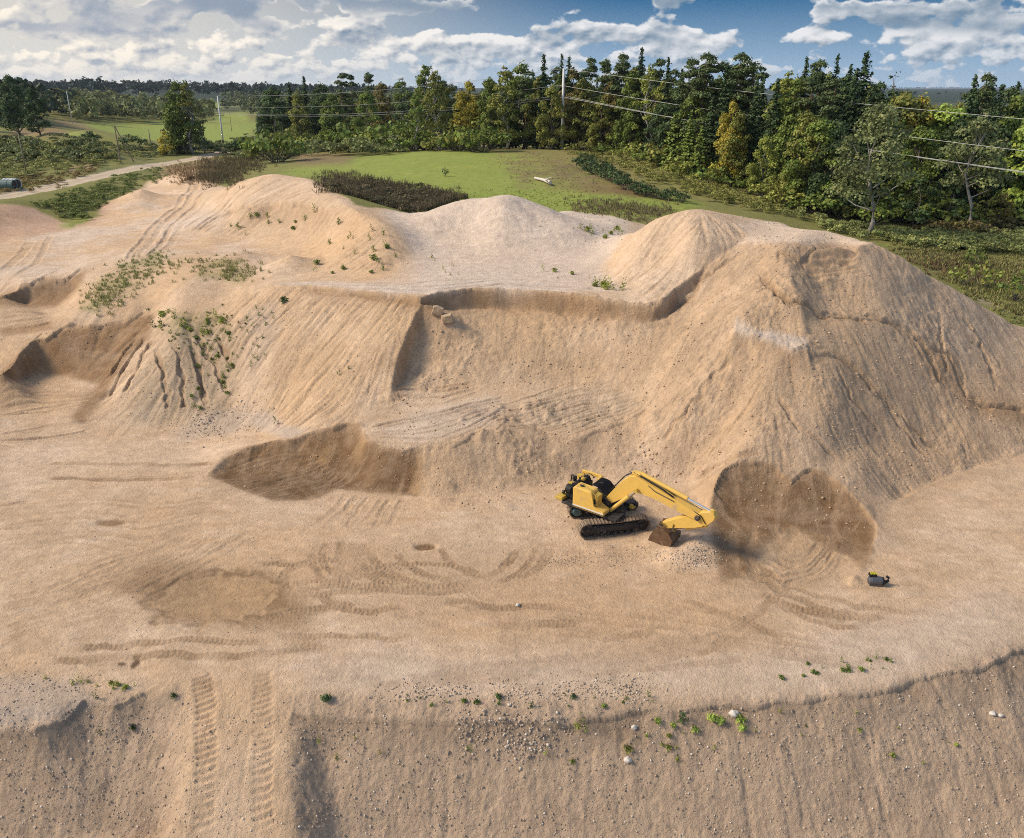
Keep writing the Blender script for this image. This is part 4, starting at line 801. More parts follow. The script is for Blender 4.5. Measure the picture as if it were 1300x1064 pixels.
class MB:
    def __init__(s): s.bm = bmesh.new()
    def box(s, c, d, rot=None, bev=.0):
        r = bmesh.ops.create_cube(s.bm, size=1.0); m = Matrix.Translation(Vector(c)) @ (rot.to_matrix().to_4x4() if rot is not None else Matrix()) @ Matrix.Diagonal((d[0], d[1], d[2], 1))
        bmesh.ops.transform(s.bm, matrix=m, verts=r['verts'])
        if bev: bmesh.ops.bevel(s.bm, geom=list({e for v in r['verts'] for e in v.link_edges}), offset=bev, segments=2, affect='EDGES', profile=.5)
        return s
    def tube(s, pts, rad, n=10, cap=True):
        pts = [Vector(p) for p in pts]; rad = [rad] * len(pts) if isinstance(rad, (int, float)) else rad; rings = []
        for i, p in enumerate(pts):
            t = (pts[min(i + 1, len(pts) - 1)] - pts[max(i - 1, 0)]).normalized(); a = t.cross(Vector((0, 0, 1)));
            if a.length < .05: a = t.cross(Vector((1, 0, 0)))
            a.normalize(); b = t.cross(a)
            rings.append([s.bm.verts.new(p + rad[i] * (math.cos(2 * math.pi * k / n) * a + math.sin(2 * math.pi * k / n) * b)) for k in range(n)])
        for q, w in zip(rings, rings[1:]):
            for k in range(n): s.bm.faces.new((q[k], q[(k + 1) % n], w[(k + 1) % n], w[k]))
        if cap:
            s.bm.faces.new(rings[0][::-1]); s.bm.faces.new(rings[-1])
        return s
    def prism(s, poly, y0, y1, bev=.0):
        """polygon in the x-z plane, thick along y"""
        a = [s.bm.verts.new((x, y0, z)) for x, z in poly]; b = [s.bm.verts.new((x, y1, z)) for x, z in poly]; n = len(poly); fs = []
        fs.append(s.bm.faces.new(a)); fs.append(s.bm.faces.new(b[::-1]))
        for k in range(n): fs.append(s.bm.faces.new((a[k], b[k], b[(k + 1) % n], a[(k + 1) % n])))
        if bev: bmesh.ops.bevel(s.bm, geom=list({e for f in fs for e in f.edges}), offset=bev, segments=2, affect='EDGES', profile=.5)
        return s
    def blob(s, c, r, sub=2, rough=.2, seed=0, flat=1.0):
        v = bmesh.ops.create_icosphere(s.bm, subdivisions=sub, radius=1.0)['verts']; o = Vector((seed * 3.1, seed * 1.7, seed))
        for w in v:
            k = 1 + rough * mnoise.noise(w.co * 1.3 + o) + rough * .5 * mnoise.noise(w.co * 3 + o); w.co = Vector(c) + Vector((w.co.x * r[0], w.co.y * r[1], w.co.z * r[2])) * k
        return s
    def build(s, name, m, parent=None, loc=None, smooth=None):
        bmesh.ops.recalc_face_normals(s.bm, faces=s.bm.faces); me = bpy.data.meshes.new(name); s.bm.to_mesh(me); s.bm.free(); me.materials.append(m)
        if smooth:
            for p in me.polygons: p.use_smooth = True
        o = bpy.data.objects.new(name, me); C.objects.link(o)
        if parent is not None: o.parent = parent
        if loc is not None: o.location = loc
        return o
def np_mesh(name, v, f, m, attr=None):
    v = np.asarray(v, np.float32); f = np.asarray(f, np.int32); k = f.shape[1]; me = bpy.data.meshes.new(name)
    me.vertices.add(len(v)); me.vertices.foreach_set('co', v.ravel()); me.loops.add(f.size); me.polygons.add(len(f)); me.loops.foreach_set('vertex_index', f.ravel()); me.polygons.foreach_set('loop_start', np.arange(0, f.size, k, dtype=np.int32))
    me.update(calc_edges=True)
    if attr is not None: a = me.attributes.new('tone', 'FLOAT', 'POINT'); a.data.foreach_set('value', np.asarray(attr, np.float32))
    me.materials.append(m); return me
def copy_tree(o, parent=None):
    c = o.copy(); C.objects.link(c)
    if parent is not None: c.parent = parent
    for ch in o.children: copy_tree(ch, c)
    return c
def ground_z(x, y): return float(sample(H, np.array([x]), np.array([y]))[0])
# ---------------------------------------------------------------- excavator
def build_excavator():
    cx, cy = 5.6, 40.8; gz = ground_z(cx, cy) ; HD, TH = R(-37), R(11)
    root = tag(empty('excavator', (cx, cy, gz)), 'stripped yellow crawler excavator without its cab, parked beside the dark bite in the heap', 'excavator')
    # ---- tracks (in the track frame)
    ct, st = math.cos(TH), math.sin(TH)
    def crawler(side):
        L_, Hh, Wd = 4.15, .92, .56; r = Hh / 2; prof = []
        half = L_ / 2 - r
        for k in range(13): a = -math.pi / 2 + math.pi * k / 12; prof.append((half + r * math.cos(a), r + r * math.sin(a)))
        for k in range(1, 8): prof.append((half - 2 * half * k / 8, Hh - .07 * math.sin(math.pi * k / 8)))
        for k in range(13): a = math.pi / 2 + math.pi * k / 12; prof.append((-half + r * math.cos(a), r + r * math.sin(a)))
        belt = MB(); n = len(prof); P3 = np.array(prof + [prof[0]]); seg = np.hypot(*np.diff(P3, axis=0).T); cum = np.concatenate([[0], np.cumsum(seg)]); N = 46
        for q in range(N):      # one shoe after another round the loop
            s = cum[-1] * q / N; s2 = cum[-1] * (q + .86) / N
            a = np.array([np.interp(s, cum, P3[:, 0]), np.interp(s, cum, P3[:, 1])]); b = np.array([np.interp(s2, cum, P3[:, 0]), np.interp(s2, cum, P3[:, 1])]); d = b - a; l = np.linalg.norm(d); ang = math.atan2(d[1], d[0])
            rot = Matrix.Rotation(-ang, 3, 'Y').to_quaternion(); mid = (a + b) / 2; nn = np.array([d[1], -d[0]]) / l
            belt.box((mid[0], 0, mid[1]), (l * 1.02, Wd, .05), rot); belt.box((mid[0] + nn[0] * .045, 0, mid[1] + nn[1] * .045), (.03, Wd * .98, .06), rot)
        o = belt.build('crawler_track', M['track'], root); o.rotation_euler = (0, 0, TH); yo = side * 1.17; o.location = (-st * yo, ct * yo, 0)
        fr = MB(); fr.prism([(-1.35, .26), (1.35, .26), (1.45, .45), (1.2, .68), (-1.2, .68), (-1.45, .45)], -.17, .17, .02).box((0, 0, .5), (2.2, .42, .22)); fr.build('track_frame', M['steel'], o)
        for x, nm, rr in ((half, 'idler', .33), (-half, 'sprocket', .36)):
            w = MB(); w.tube([(x, -.13, r), (x, .13, r)], rr, 20).tube([(x, -.2, r), (x, .2, r)], rr * .45, 14)
            if nm == 'sprocket':
                for k in range(14): a = 2 * math.pi * k / 14; w.box((x + (rr + .03) * math.cos(a), 0, r + (rr + .03) * math.sin(a)), (.08, .08, .06), Matrix.Rotation(-a, 3, 'Y').to_quaternion())
                w.tube([(x - .05, -side * .1, r), (x - .05, -side * .45, r)], .24, 14)
            w.build(nm, M['teal'] if (side > 0 and nm == 'sprocket') else M['steel'], o)
        for k in range(7): x = -1.15 + 2.3 * k / 6; MB().tube([(x, -.2, .15), (x, .2, .15)], .1, 10).build('roller', M['steel'], o)
        return o
    crawler(-1); crawler(1)
    uc = MB(); uc.box((0, 0, .62), (1.7, 1.9, .3), None, .04).box((0, 0, .5), (.9, 2.3, .2)); u = uc.build('undercarriage', M['steel'], root); u.rotation_euler = (0, 0, TH)
    MB().tube([(0, 0, .76), (0, 0, 1.0)], .62, 24).build('slew_ring', M['steel'], root)
    up = lambda o: (setattr(o, 'rotation_euler', (0, 0, HD)), o)[1]
    # ---- revolving deck; x forward, y to the machine's left
    dk = MB(); dk.box((-.75, 0, 1.07), (3.5, 2.3, .14), None, .02).box((.75, -.62, 1.06), (.85, 1.1, .16), None, .02).box((.7, .85, 1.02), (.9, .8, .10))
    deck = up(dk.build('deck', M['steel'], root))
    # right-hand side box with its rounded top, low step box in front, white stripe
    sp = MB(); sp.prism([(-1.62, 1.17), (.45, 1.17), (.45, 1.42), (-.25, 1.62), (-.35, 2.38), (-.45, 2.46), (-1.5, 2.5), (-1.62, 2.4)], -1.36, -.62, .06)
    body = up(sp.build('side_box', M['yellow'], root))
    MB().prism([(-1.60, 1.30), (.44, 1.30), (.44, 1.37), (-1.60, 1.37)], -1.372, -1.357).build('stripe', M['white'], body); MB().prism([(-1.60, 1.235), (.44, 1.235), (.44, 1.265), (-1.60, 1.265)], -1.372, -1.357).build('stripe', M['steel'], body)
    MB().tube([(-1.2, -1.0, 2.47), (-1.2, -1.0, 2.56)], .13, 14).build('filler_cap', M['steel'], body)
    lc = MB(); lc.prism([(-.34, 1.63), (-.05, 1.63), (-.02, 2.22), (-.30, 2.3)], -1.2, -.68, .04); lc.build('rounded_hood', M['yellow_old'], body)
    MB().tube([(-.26, -1.22, 1.85), (-.26, -1.205, 1.85)], .16, 16).build('round_opening', M['black'], body)
    hr = MB(); hr.tube([(-.1, -1.25, 1.55), (-.1, -1.25, 2.25), (-.75, -1.25, 2.72), (-1.35, -1.25, 2.72), (-1.35, -1.25, 2.5)], .018, 6); hr.build('handrail', M['yellow_old'], body)
    # engine, bared: block, heads, pipes, pulleys, tangled hoses
    rng = random.Random(5)
    en = MB(); en.box((-1.95, .05, 1.62), (.75, 1.5, .75), None, .03).box((-1.85, .05, 2.08), (.45, 1.25, .22), None, .02).box((-2.35, -.45, 1.5), (.35, .5, .5), None, .03).tube([(-2.15, -.55, 1.75), (-2.5, -.55, 1.75)], .27, 16).box((-1.55, -.35, 1.95), (.35, .4, .35), None, .02)
    for k in range(6): en.box((-1.85, -.5 + k * .22, 2.24), (.3, .15, .12), None, .01)
    eng = up(en.build('engine', M['black'], root))
    for k in range(9):
        a = (rng.uniform(-2.6, -1.4), rng.uniform(-.75, .75), rng.uniform(1.4, 2.2)); b = (a[0] + rng.uniform(-.5, .5), a[1] + rng.uniform(-.5, .5), a[2] + rng.uniform(-.3, .3))
        m_ = ((a[0] + b[0]) / 2, (a[1] + b[1]) / 2, max(a[2], b[2]) + .25); MB().tube([a, ((a[0] + m_[0]) / 2, (a[1] + m_[1]) / 2, m_[2] - .05), m_, ((b[0] + m_[0]) / 2, (b[1] + m_[1]) / 2, m_[2] - .05), b], rng.uniform(.02, .05), 7).build('hose', M['black'], eng, smooth=True)
    for (x, y, z, d) in ((-2.45, -.3, 1.95, (.28, .3, .2)), (-2.15, .35, 2.3, (.4, .22, .14)), (-1.7, -.1, 2.42, (.25, .3, .12)), (-2.35, .55, 2.1, (.25, .25, .25)), (-2.6, -.15, 1.65, (.2, .35, .18))): MB().box((x, y, z), d, Matrix.Rotation(rng.uniform(-.5, .5), 3, 'Z').to_quaternion(), .02).build('engine_bracket', M['yellow_old'], eng)
    for (x, y, z) in ((-2.62, -.7, 1.5), (-2.68, .1, 1.55), (-2.6, .6, 1.6), (-2.3, .0, 2.2)): MB().tube([(x, y, z), (x - .1, y, z)], rng.uniform(.1, .2), 14).build('pulley', M['steel'], eng)
    cw = MB(); cw.box((-2.72, 0, 1.24), (.5, 2.3, .22), None, .05); up(cw.build('rear_beam', M['yellow_old'], root))
    # left-hand frame of the engine bay and the black sheet over the pump bay
    lf_ = MB(); lf_.box((-1.75, .98, 2.28), (1.35, .16, .2), None, .03).box((-1.1, .82, 2.1), (.18, .5, .5), None, .03).box((-2.35, .98, 1.7), (.14, .16, 1.1)).box((-1.15, .98, 1.7), (.14, .16, 1.1)); up(lf_.build('bay_frame', M['yellow'], root))
    sh = MB(); pts = []
    bmv = [[sh.bm.verts.new((-1.0 + .95 * i / 6, -.35 + 1.2 * j / 8, 2.32 - .36 * i / 6 + .16 * math.sin(math.pi * (i / 6)) + .05 * mnoise.noise(Vector((i * .7, j * .7, 2))))) for j in range(9)] for i in range(7)]
    for i in range(6):
        for j in range(8): sh.bm.faces.new((bmv[i][j], bmv[i + 1][j], bmv[i + 1][j + 1], bmv[i][j + 1]))
    bmesh.ops.solidify(sh.bm, geom=sh.bm.faces[:], thickness=.04); up(sh.build('bay_cover', M['black'], root, smooth=True))
    pb = MB(); pb.box((-.55, .2, 1.5), (.9, 1.3, .7), None, .03).box((.1, -.35, 1.4), (.4, .3, .5), None, .02).tube([(-.1, .5, 1.85), (.3, .45, 1.75)], .08, 8).tube([(-.2, -.5, 1.95), (.25, -.35, 1.6)], .05, 8).tube([(-.3, .9, 1.9), (-.1, .9, 2.1), (.1, .85, 1.95), (.15, .8, 1.6)], .02, 6); up(pb.build('hydraulic_block', M['steel'], root))
    cb = MB(); cb.box((1.0, .88, 1.1), (.55, .5, .12), None, .03).box((1.15, .65, 1.2), (.2, .16, .25), None, .03); cbo = up(cb.build('cab_footing', M['yellow_old'], root)); MB().tube([(.85, .95, 1.1), (.85, .95, 1.32)], .33, 18).tube([(1.05, 1.1, 1.0), (1.05, 1.1, 1.2)], .28, 16).build('cab_mount', M['black'], cbo)
    # ---- boom, arm, bucket and rams, all in the machine's middle plane
    bm_ = MB(); bm_.prism([(-.1, 1.36), (-.16, 1.62), (.45, 2.5), (1.05, 3.3), (1.4, 3.62), (1.72, 3.7), (2.5, 3.52), (4.2, 3.06), (5.3, 2.74), (5.66, 2.62), (5.72, 2.4), (5.55, 2.22), (4.4, 2.42), (3.0, 2.72), (2.1, 2.8), (1.75, 2.74), (.9, 1.98), (.2, 1.42)], -.29, .29, .04)
    boom = up(bm_.build('boom', M['yellow'], root)); MB().tube([(-.05, -.45, 1.52), (-.05, .45, 1.52)], .13, 14).build('pivot_pin', M['steel'], boom); MB().tube([(5.58, -.37, 2.42), (5.58, .37, 2.42)], .15, 14).build('pivot_pin', M['steel'], boom)
    MB().box((1.75, 0, 3.78), (.55, .34, .2), None, .05).build('ram_bracket', M['yellow'], boom)
    for y in (-.14, -.07, .1): MB().tube([(.2, y, 2.35), (1.0, y, 3.42), (1.6, y, 3.86), (2.5, y - .06, 3.62), (3.3, y - .08, 3.42), (4.1, y - .12, 3.14)], .025, 7).build('hose', M['black'], boom, smooth=True)
    MB().tube([(2.6, -.31, 3.4), (3.0, -.33, 3.2), (4.2, -.33, 2.95)], .022, 6).build('pipe', M['steel'], boom)
    def ram(a, b, split, rb_, rr, y, nm):
        a, b = Vector((a[0], y, a[1])), Vector((b[0], y, b[1])); c = a.lerp(b, split)
        o = up(MB().tube([a, a.lerp(c, .03), c], [rb_ * 1.1, rb_, rb_], 14).build(nm, M['yellow'], root)); MB().tube([c, b], rr, 12).build('rod', M['chrome'], o); MB().tube([b + Vector((0, -.1, 0)), b + Vector((0, .1, 0))], rr * 1.9, 12).build('rod_eye', M['yellow_old'], o); return o
    for y in (-.46, .46): ram((.42, 1.22), (1.95, 2.95), .72, .115, .06, y, 'boom_ram')
    ram((1.9, 3.86), (6.3, 2.86), .66, .12, .065, 0, 'arm_ram')
    am = MB(); am.prism([(6.4, 2.9), (6.52, 2.76), (6.46, 2.5), (6.08, 2.05), (5.4, 1.72), (3.62, 1.02), (3.42, 1.06), (3.4, 1.24), (3.55, 1.4), (4.6, 2.1), (5.3, 2.4), (5.75, 2.78), (6.2, 2.96)], -.23, .23, .035); arm = up(am.build('arm', M['yellow'], root))
    MB().tube([(3.52, -.33, 1.2), (3.52, .33, 1.2)], .1, 12).build('pivot_pin', M['steel'], arm)
    for y in (-.25, .25): MB().tube([(5.2, y, 2.75), (5.75, y * 1.15, 2.6), (6.05, y * 1.15, 2.2), (5.9, y, 1.98)], .025, 7).build('hose', M['black'], arm, smooth=True)
    ram((6.05, 1.98), (4.15, 1.02), .62, .085, .05, 0, 'bucket_ram')
    lk = MB()
    for y in (-.2, .2): lk.prism([(4.2, 1.1), (4.1, .92), (3.75, .95), (3.75, 1.1)], y - .03, y + .03).prism([(4.22, 1.08), (4.12, 1.12), (4.2, 1.55), (4.32, 1.5)], y - .03, y + .03)
    up(lk.build('bucket_link', M['steel'], root))
    # bucket: side plates, curved back, teeth
    prof = [(3.38, 1.25), (3.75, 1.22), (4.1, 1.05), (4.35, .72), (4.32, .38), (4.1, .1), (3.75, -.03), (3.3, -.04), (2.86, .02)]
    bk_ = MB(); w = .56
    inner = [(3.43, 1.18), (3.74, 1.15), (4.05, 1.0), (4.28, .71), (4.25, .41), (4.06, .16), (3.74, .03), (3.3, .02), (2.9, .06)]
    for (a, b), (c, d) in zip(zip(prof, prof[1:]), zip(inner, inner[1:])): bk_.prism([a, b, d, c], -w, w)
    for y in (-w, w - .05): bk_.prism(prof + [(3.0, .5)], y - .001, y + .051)
    for y in (-.2, .2): bk_.prism([(3.35, 1.2), (3.4, 1.42), (3.75, 1.38), (3.95, 1.2), (3.7, 1.2)], y - .03, y + .03)
    bucket = up(bk_.build('bucket', M['rust'], root))
    for k in range(5): MB().box((2.82, -w + .1 + k * (2 * w - .2) / 4, .02), (.22, .1, .07), None, .01).build('tooth', M['steel'], bucket)
    return root
build_excavator()
# ---------------------------------------------------------------- odd things lying about the pit
def at(px, py):
    x, y, z = hit(px, py); return float(x[0]), float(y[0]), float(z[0])
def scrap():
    x, y, z = at(1112, 742); r = tag(empty('scrap_engine', (x, y, z), R(-4)), 'scrapped grey engine unit with black hose, dumped on the sand right of the bite', 'scrap engine')
    b = MB(); b.tube([(-.5, 0, .27), (-.44, 0, .27), (-.3, 0, .27), (.25, 0, .26), (.36, 0, .26)], [.12, .22, .26, .26, .2], 20); b.box((-.05, 0, .06), (.8, .42, .1), None, .02); b.build('grey_casing', M['grey'], r, smooth=False)
    t = MB(); t.box((-.22, .12, .58), (.42, .3, .2), None, .03).box((-.4, .12, .6), (.1, .22, .14)); t.build('cylinder_head', M['black'], r)
    r.scale = (.86, .86, .86)
    for k in range(4): MB().box((-.36 + k * .1, .1, .69), (.06, .24, .1), None, .01).build('rocker_cover', mat('dull_yellow', (.42, .36, .03), .5), r)
    MB().tube([(.3, 0, .3), (.42, 0, .22), (.55, 0, .2), (.66, 0, .3), (.66, 0, .48), (.56, 0, .58), (.5, 0, .56)], [.13, .12, .1, .09, .08, .07, .06], 12).build('hose', M['black'], r, smooth=True)
    MB().tube([(.3, -.02, .25), (.38, -.02, .25)], .26, 16).build('flange', M['black'], r)
scrap()
def boulder(px, py, r, m, label, name='boulder', flat=.8, seed=1, cat='stone', group=None, rough=.35):
    x, y, z = at(px, py); b = MB(); b.blob((0, 0, r * flat * .4), (r, r * .85, r * flat), 3, rough, seed); o = b.build(name, m, None, (x, y, z), smooth=True); return tag(o, label, cat, group)
boulder(932, 908, .20, M['palestone'], 'white round stone above the bright green weeds on the near bank', seed=2)
boulder(657, 769, .11, M['palestone'], 'small white stone alone in the middle of the sandy floor', seed=5)
boulder(805, 924, .12, M['palestone'], 'white stone left of the bright green weeds on the near bank', seed=7)
boulder(797, 966, .15, M['palestone'], 'white stone low on the near bank under a thin weed', seed=8)
boulder(1260, 907, .14, M['palestone'], 'larger of two pale stones side by side on the dark right end of the bank', seed=9); boulder(1270, 909, .10, M['palestone'], 'smaller of two pale stones side by side on the dark right end of the bank', seed=10)
def sand_block(px, py, r, rot, label, seed):
    x, y, z = at(px, py); b = MB(); b.box((0, 0, r * .35), (r * 1.3, r, r), Matrix.Rotation(rot, 3, 'Y').to_quaternion(), .06)
    bmesh.ops.subdivide_edges(b.bm, edges=b.bm.edges[:], cuts=2, use_grid_fill=True)
    for v in b.bm.verts: v.co += Vector((1, 1, 1)) * .10 * r * mnoise.noise(v.co * 3 + Vector((seed, 0, 0)))
    tag(b.build('sand_block', M['sandblock'], None, (x, y, z)), label, 'sand block')
sand_block(556, 398, .62, .25, 'upper of two pale sand blocks fallen under the cliff edge', 1); sand_block(568, 408, .62, -.2, 'lower of two pale sand blocks fallen under the cliff edge', 4)
def fallen_log():
    x0, y0, z0 = at(679, 228); x1, y1, z1 = at(699, 236); d = Vector((x1 - x0, y1 - y0, 0)); r = tag(empty('fallen_log', (x0, y0, z0 + .25), math.atan2(d.y, d.x)), 'long white birch log lying on the brown heath behind the pale cone', 'log')
    MB().tube([(0, 0, 0), (d.length * .5, .12, .05), (d.length, 0, 0)], [.16, .2, .26], 10).build('stem', M['palestone'], r); MB().tube([(d.length * .55, .1, .1), (d.length * .7, .9, .5)], [.1, .05], 8).tube([(d.length * .8, 0, .1), (d.length * 1.05, -.9, .4)], [.1, .05], 8).build('branch', M['palestone'], r)
fallen_log()
def pipes():   # beside the road at the left edge of the view
    for i, (px, py, ln, rad, rz, lab, m) in enumerate(((16, 240, 2.2, .75, 1.3, 'pale concrete pipe with a dark round mouth lying beside the gravel road', M['pipe']), (2, 241, 4.0, .7, 1.55, 'dark teal drum behind the pale pipe beside the gravel road', M['teal']))):
        x, y, z = at(px, py); o = tag(empty('concrete_pipe' if i == 0 else 'steel_drum', (x, y, z), rz - math.pi / 2), lab, 'pipe' if i == 0 else 'drum')
        b = MB(); n = 20; ring = []
        for s, r_ in ((-ln / 2, rad), (ln / 2, rad), (ln / 2, rad * .8), (-ln / 2, rad * .8)): ring.append([b.bm.verts.new((s, r_ * math.cos(2 * math.pi * k / n), rad + r_ * math.sin(2 * math.pi * k / n))) for k in range(n)])
        for q in range(4):
            for k in range(n): b.bm.faces.new((ring[q][k], ring[q][(k + 1) % n], ring[(q + 1) % 4][(k + 1) % n], ring[(q + 1) % 4][k]))
        b.build('shell', m, o)
        for e in (ln / 2 - .12, -ln / 2 + .1): MB().tube([(e, 0, rad), (e + .02, 0, rad)], rad * .79, 20).build('dark_end_disc', M['steel'], o)  # dark discs: ends of the drum; in the pipe, painted shade of its hollow
        for s in (-ln * .3, ln * .3):
            g = MB(); g.tube([(s - .06, 0, rad), (s + .06, 0, rad)], rad * 1.05, 20); g.build('hoop', m, o)
    x, y, z = at(2, 233); boulder(3, 235, .9, M['pipe'], 'flat greenish slab standing behind the teal drum by the road', 'slab', .5, 3, 'slab')
pipes()
print('things', round(time.time() - T0, 1))
# ---------------------------------------------------------------- trees and plants
def leaf_mat(name, trans=.25):
    m = bpy.data.materials.new(name); m.use_nodes = True; n = NT(m.node_tree); b = n.n['Principled BSDF']; out = n.n['Material Output']
    oi = n.add('ShaderNodeObjectInfo'); a = n.add('ShaderNodeAttribute', attribute_name='tone')
    k = n.math('MULTIPLY_ADD', a.outputs['Fac'], 1.0, .5)
    sc = n.add('ShaderNodeVectorMath', operation='SCALE'); n.link(oi.outputs['Color'], sc.inputs[0]); n.link(k, sc.inputs['Scale'])
    hs = n.add('ShaderNodeHueSaturation'); n.link(sc.outputs[0], hs.inputs['Color']); n.link(n.math('MULTIPLY_ADD', n.math('FRACT', n.math('MULTIPLY', a.outputs['Fac'], 37.0)), .05, .475), hs.inputs['Hue'])
    n.link(hs.outputs[0], b.inputs['Base Color']); b.inputs['Roughness'].default_value = .6; b.inputs['Specular IOR Level'].default_value = .15
    t = n.add('ShaderNodeBsdfTranslucent'); n.link(hs.outputs[0], t.inputs[0]); mx = n.add('ShaderNodeMixShader'); mx.inputs[0].default_value = trans
    n.link(b.outputs[0], mx.inputs[1]); n.link(t.outputs[0], mx.inputs[2]); n.link(mx.outputs[0], out.inputs[0]); return m
def bark_mat(name, col, dark, scale):
    m = bpy.data.materials.new(name); m.use_nodes = True; n = NT(m.node_tree); b = n.n['Principled BSDF']; tc = n.add('ShaderNodeTexCoord')
    n.link(n.mix(n.ramp(n.noise(tc.outputs['Object'], scale, 5, .7), .42, .62), col + (1,), dark + (1,)), b.inputs['Base Color']); b.inputs['Roughness'].default_value = .9; return m
LEAF = leaf_mat('foliage'); NEEDLE = leaf_mat('needles', .1)
BARK = dict(pale=bark_mat('pale_bark', (.34, .31, .27), (.16, .14, .12), 2), grey=bark_mat('grey_bark', (.13, .11, .09), (.06, .05, .04), 2), birch=bark_mat('birch_bark', (.38, .365, .335), (.09, .08, .07), 1.6), pine=bark_mat('pine_bark', (.26, .13, .07), (.12, .08, .055), 1.5))
def quads(c, nrm, size, rng, asp=1.0):
    """square leaf clumps at c facing about nrm"""
    n = len(c); r = rng.normal(size=(n, 3)); a = np.cross(nrm, r); a /= np.linalg.norm(a, axis=1)[:, None] + 1e-9; b = np.cross(nrm, a); b /= np.linalg.norm(b, axis=1)[:, None] + 1e-9
    s = np.asarray(size).reshape(-1, 1) * np.ones((n, 1)); a = a * s; b = b * s * asp
    v = np.stack([c - a * .5 - b * .15, c - b * .55 + a * .1, c + a * .55 + b * .1, c + b * .5 - a * .12], 1).reshape(-1, 3)
    return v, np.arange(4 * n).reshape(n, 4)
def clump_leaves(cl, per, size, rng, up=.35, shell=.55, noise=1.0):
    C_, T_, N_ = [], [], []
    for (x, y, z, rx, rz) in cl:
        k = max(6, int(per * rx * rx)); d = rng.normal(size=(k, 3)); d /= np.linalg.norm(d, axis=1)[:, None]; d[:, 2] = np.where(d[:, 2] < -.35, -d[:, 2] * .6, d[:, 2])
        q = rng.uniform(shell, 1.08, (k, 1)); p = d * q * np.array([rx, rx, rz]) + np.array([x, y, z]); C_.append(p); T_.append(np.clip(.5 + rng.normal(0, .22, k) + rng.normal(0, .16), 0, 1))
        nn = d + rng.normal(0, .55 * noise, (k, 3)) + np.array([0, 0, up]); N_.append(nn / (np.linalg.norm(nn, axis=1)[:, None] + 1e-9))
    c = np.concatenate(C_); t = np.concatenate(T_); nn = np.concatenate(N_); v, f = quads(c, nn, size * rng.uniform(.6, 1.35, len(c)), rng)
    return v, f, np.repeat(t, 4)
def trunk_mesh(name, h, r, m, limbs=(), lean=.0, rng=None, n=8):
    b = MB(); k = 7; pts = [(lean * h * .05 * math.sin(i * 1.1), lean * h * .04 * math.sin(i * .8 + 1), h * i / k) for i in range(k + 1)]
    b.tube(pts, [r * (1.25 if i == 0 else 1 - .9 * i / k) for i in range(k + 1)], n)
    for (z0, p) in limbs:
        q = min(k - 1, int(z0 / h * k)); a = Vector(pts[q]).lerp(Vector(pts[q + 1]), z0 / h * k - q); e = Vector(p); mid = a.lerp(e, .5) + Vector((0, 0, -.08 * (e - a).length)); rr = r * (1 - .85 * z0 / h) * .5
        b.tube([a, mid, e], [rr, rr * .7, rr * .25], 5, False)
    me = bpy.data.meshes.new(name); bmesh.ops.recalc_face_normals(b.bm, faces=b.bm.faces); b.bm.to_mesh(me); b.bm.free(); me.materials.append(m)
    for p in me.polygons: p.use_smooth = True
    return me
PROTO = {}
def broadleaf(key, h, w, z0, n, seed, bark='grey', size=.46, per=52, sparse=0.0, top=1.0, low=.55):
    rng = np.random.default_rng(seed); cl = []
    for i in range(n):
        t = rng.uniform(0, 1) ** .85; z = h * (z0 + (1 - z0) * t * .93); prof = (low + (1 - low) * math.sin(math.pi * min(1, .25 + t * .8))) * (1 - .55 * max(0, t - .6) / .4 * top); a = rng.uniform(0, 2 * math.pi); rr = w * .5 * prof * rng.uniform(.25, 1.0) ** .6
        s = w * rng.uniform(.13, .25) * (1 - .3 * t); cl.append((rr * math.cos(a), rr * math.sin(a), z, s, s * rng.uniform(.7, .95)))
    cl.append((0, 0, h * .95, w * .12, w * .14))
    if sparse: cl = [c for c in cl if rng.uniform() > sparse]
    v, f, t = clump_leaves(cl, per, size, rng)
    limbs = [(h * max(z0 * .7, min(.85, (c[2] / h) - .12 - rng.uniform(0, .1))), c[:3]) for c in cl[::2]]
    PROTO[key] = (np_mesh('crown', v, f, LEAF, t), trunk_mesh('trunk', h * .9, h * .014 + .06, BARK[bark], limbs, 1.0), h)
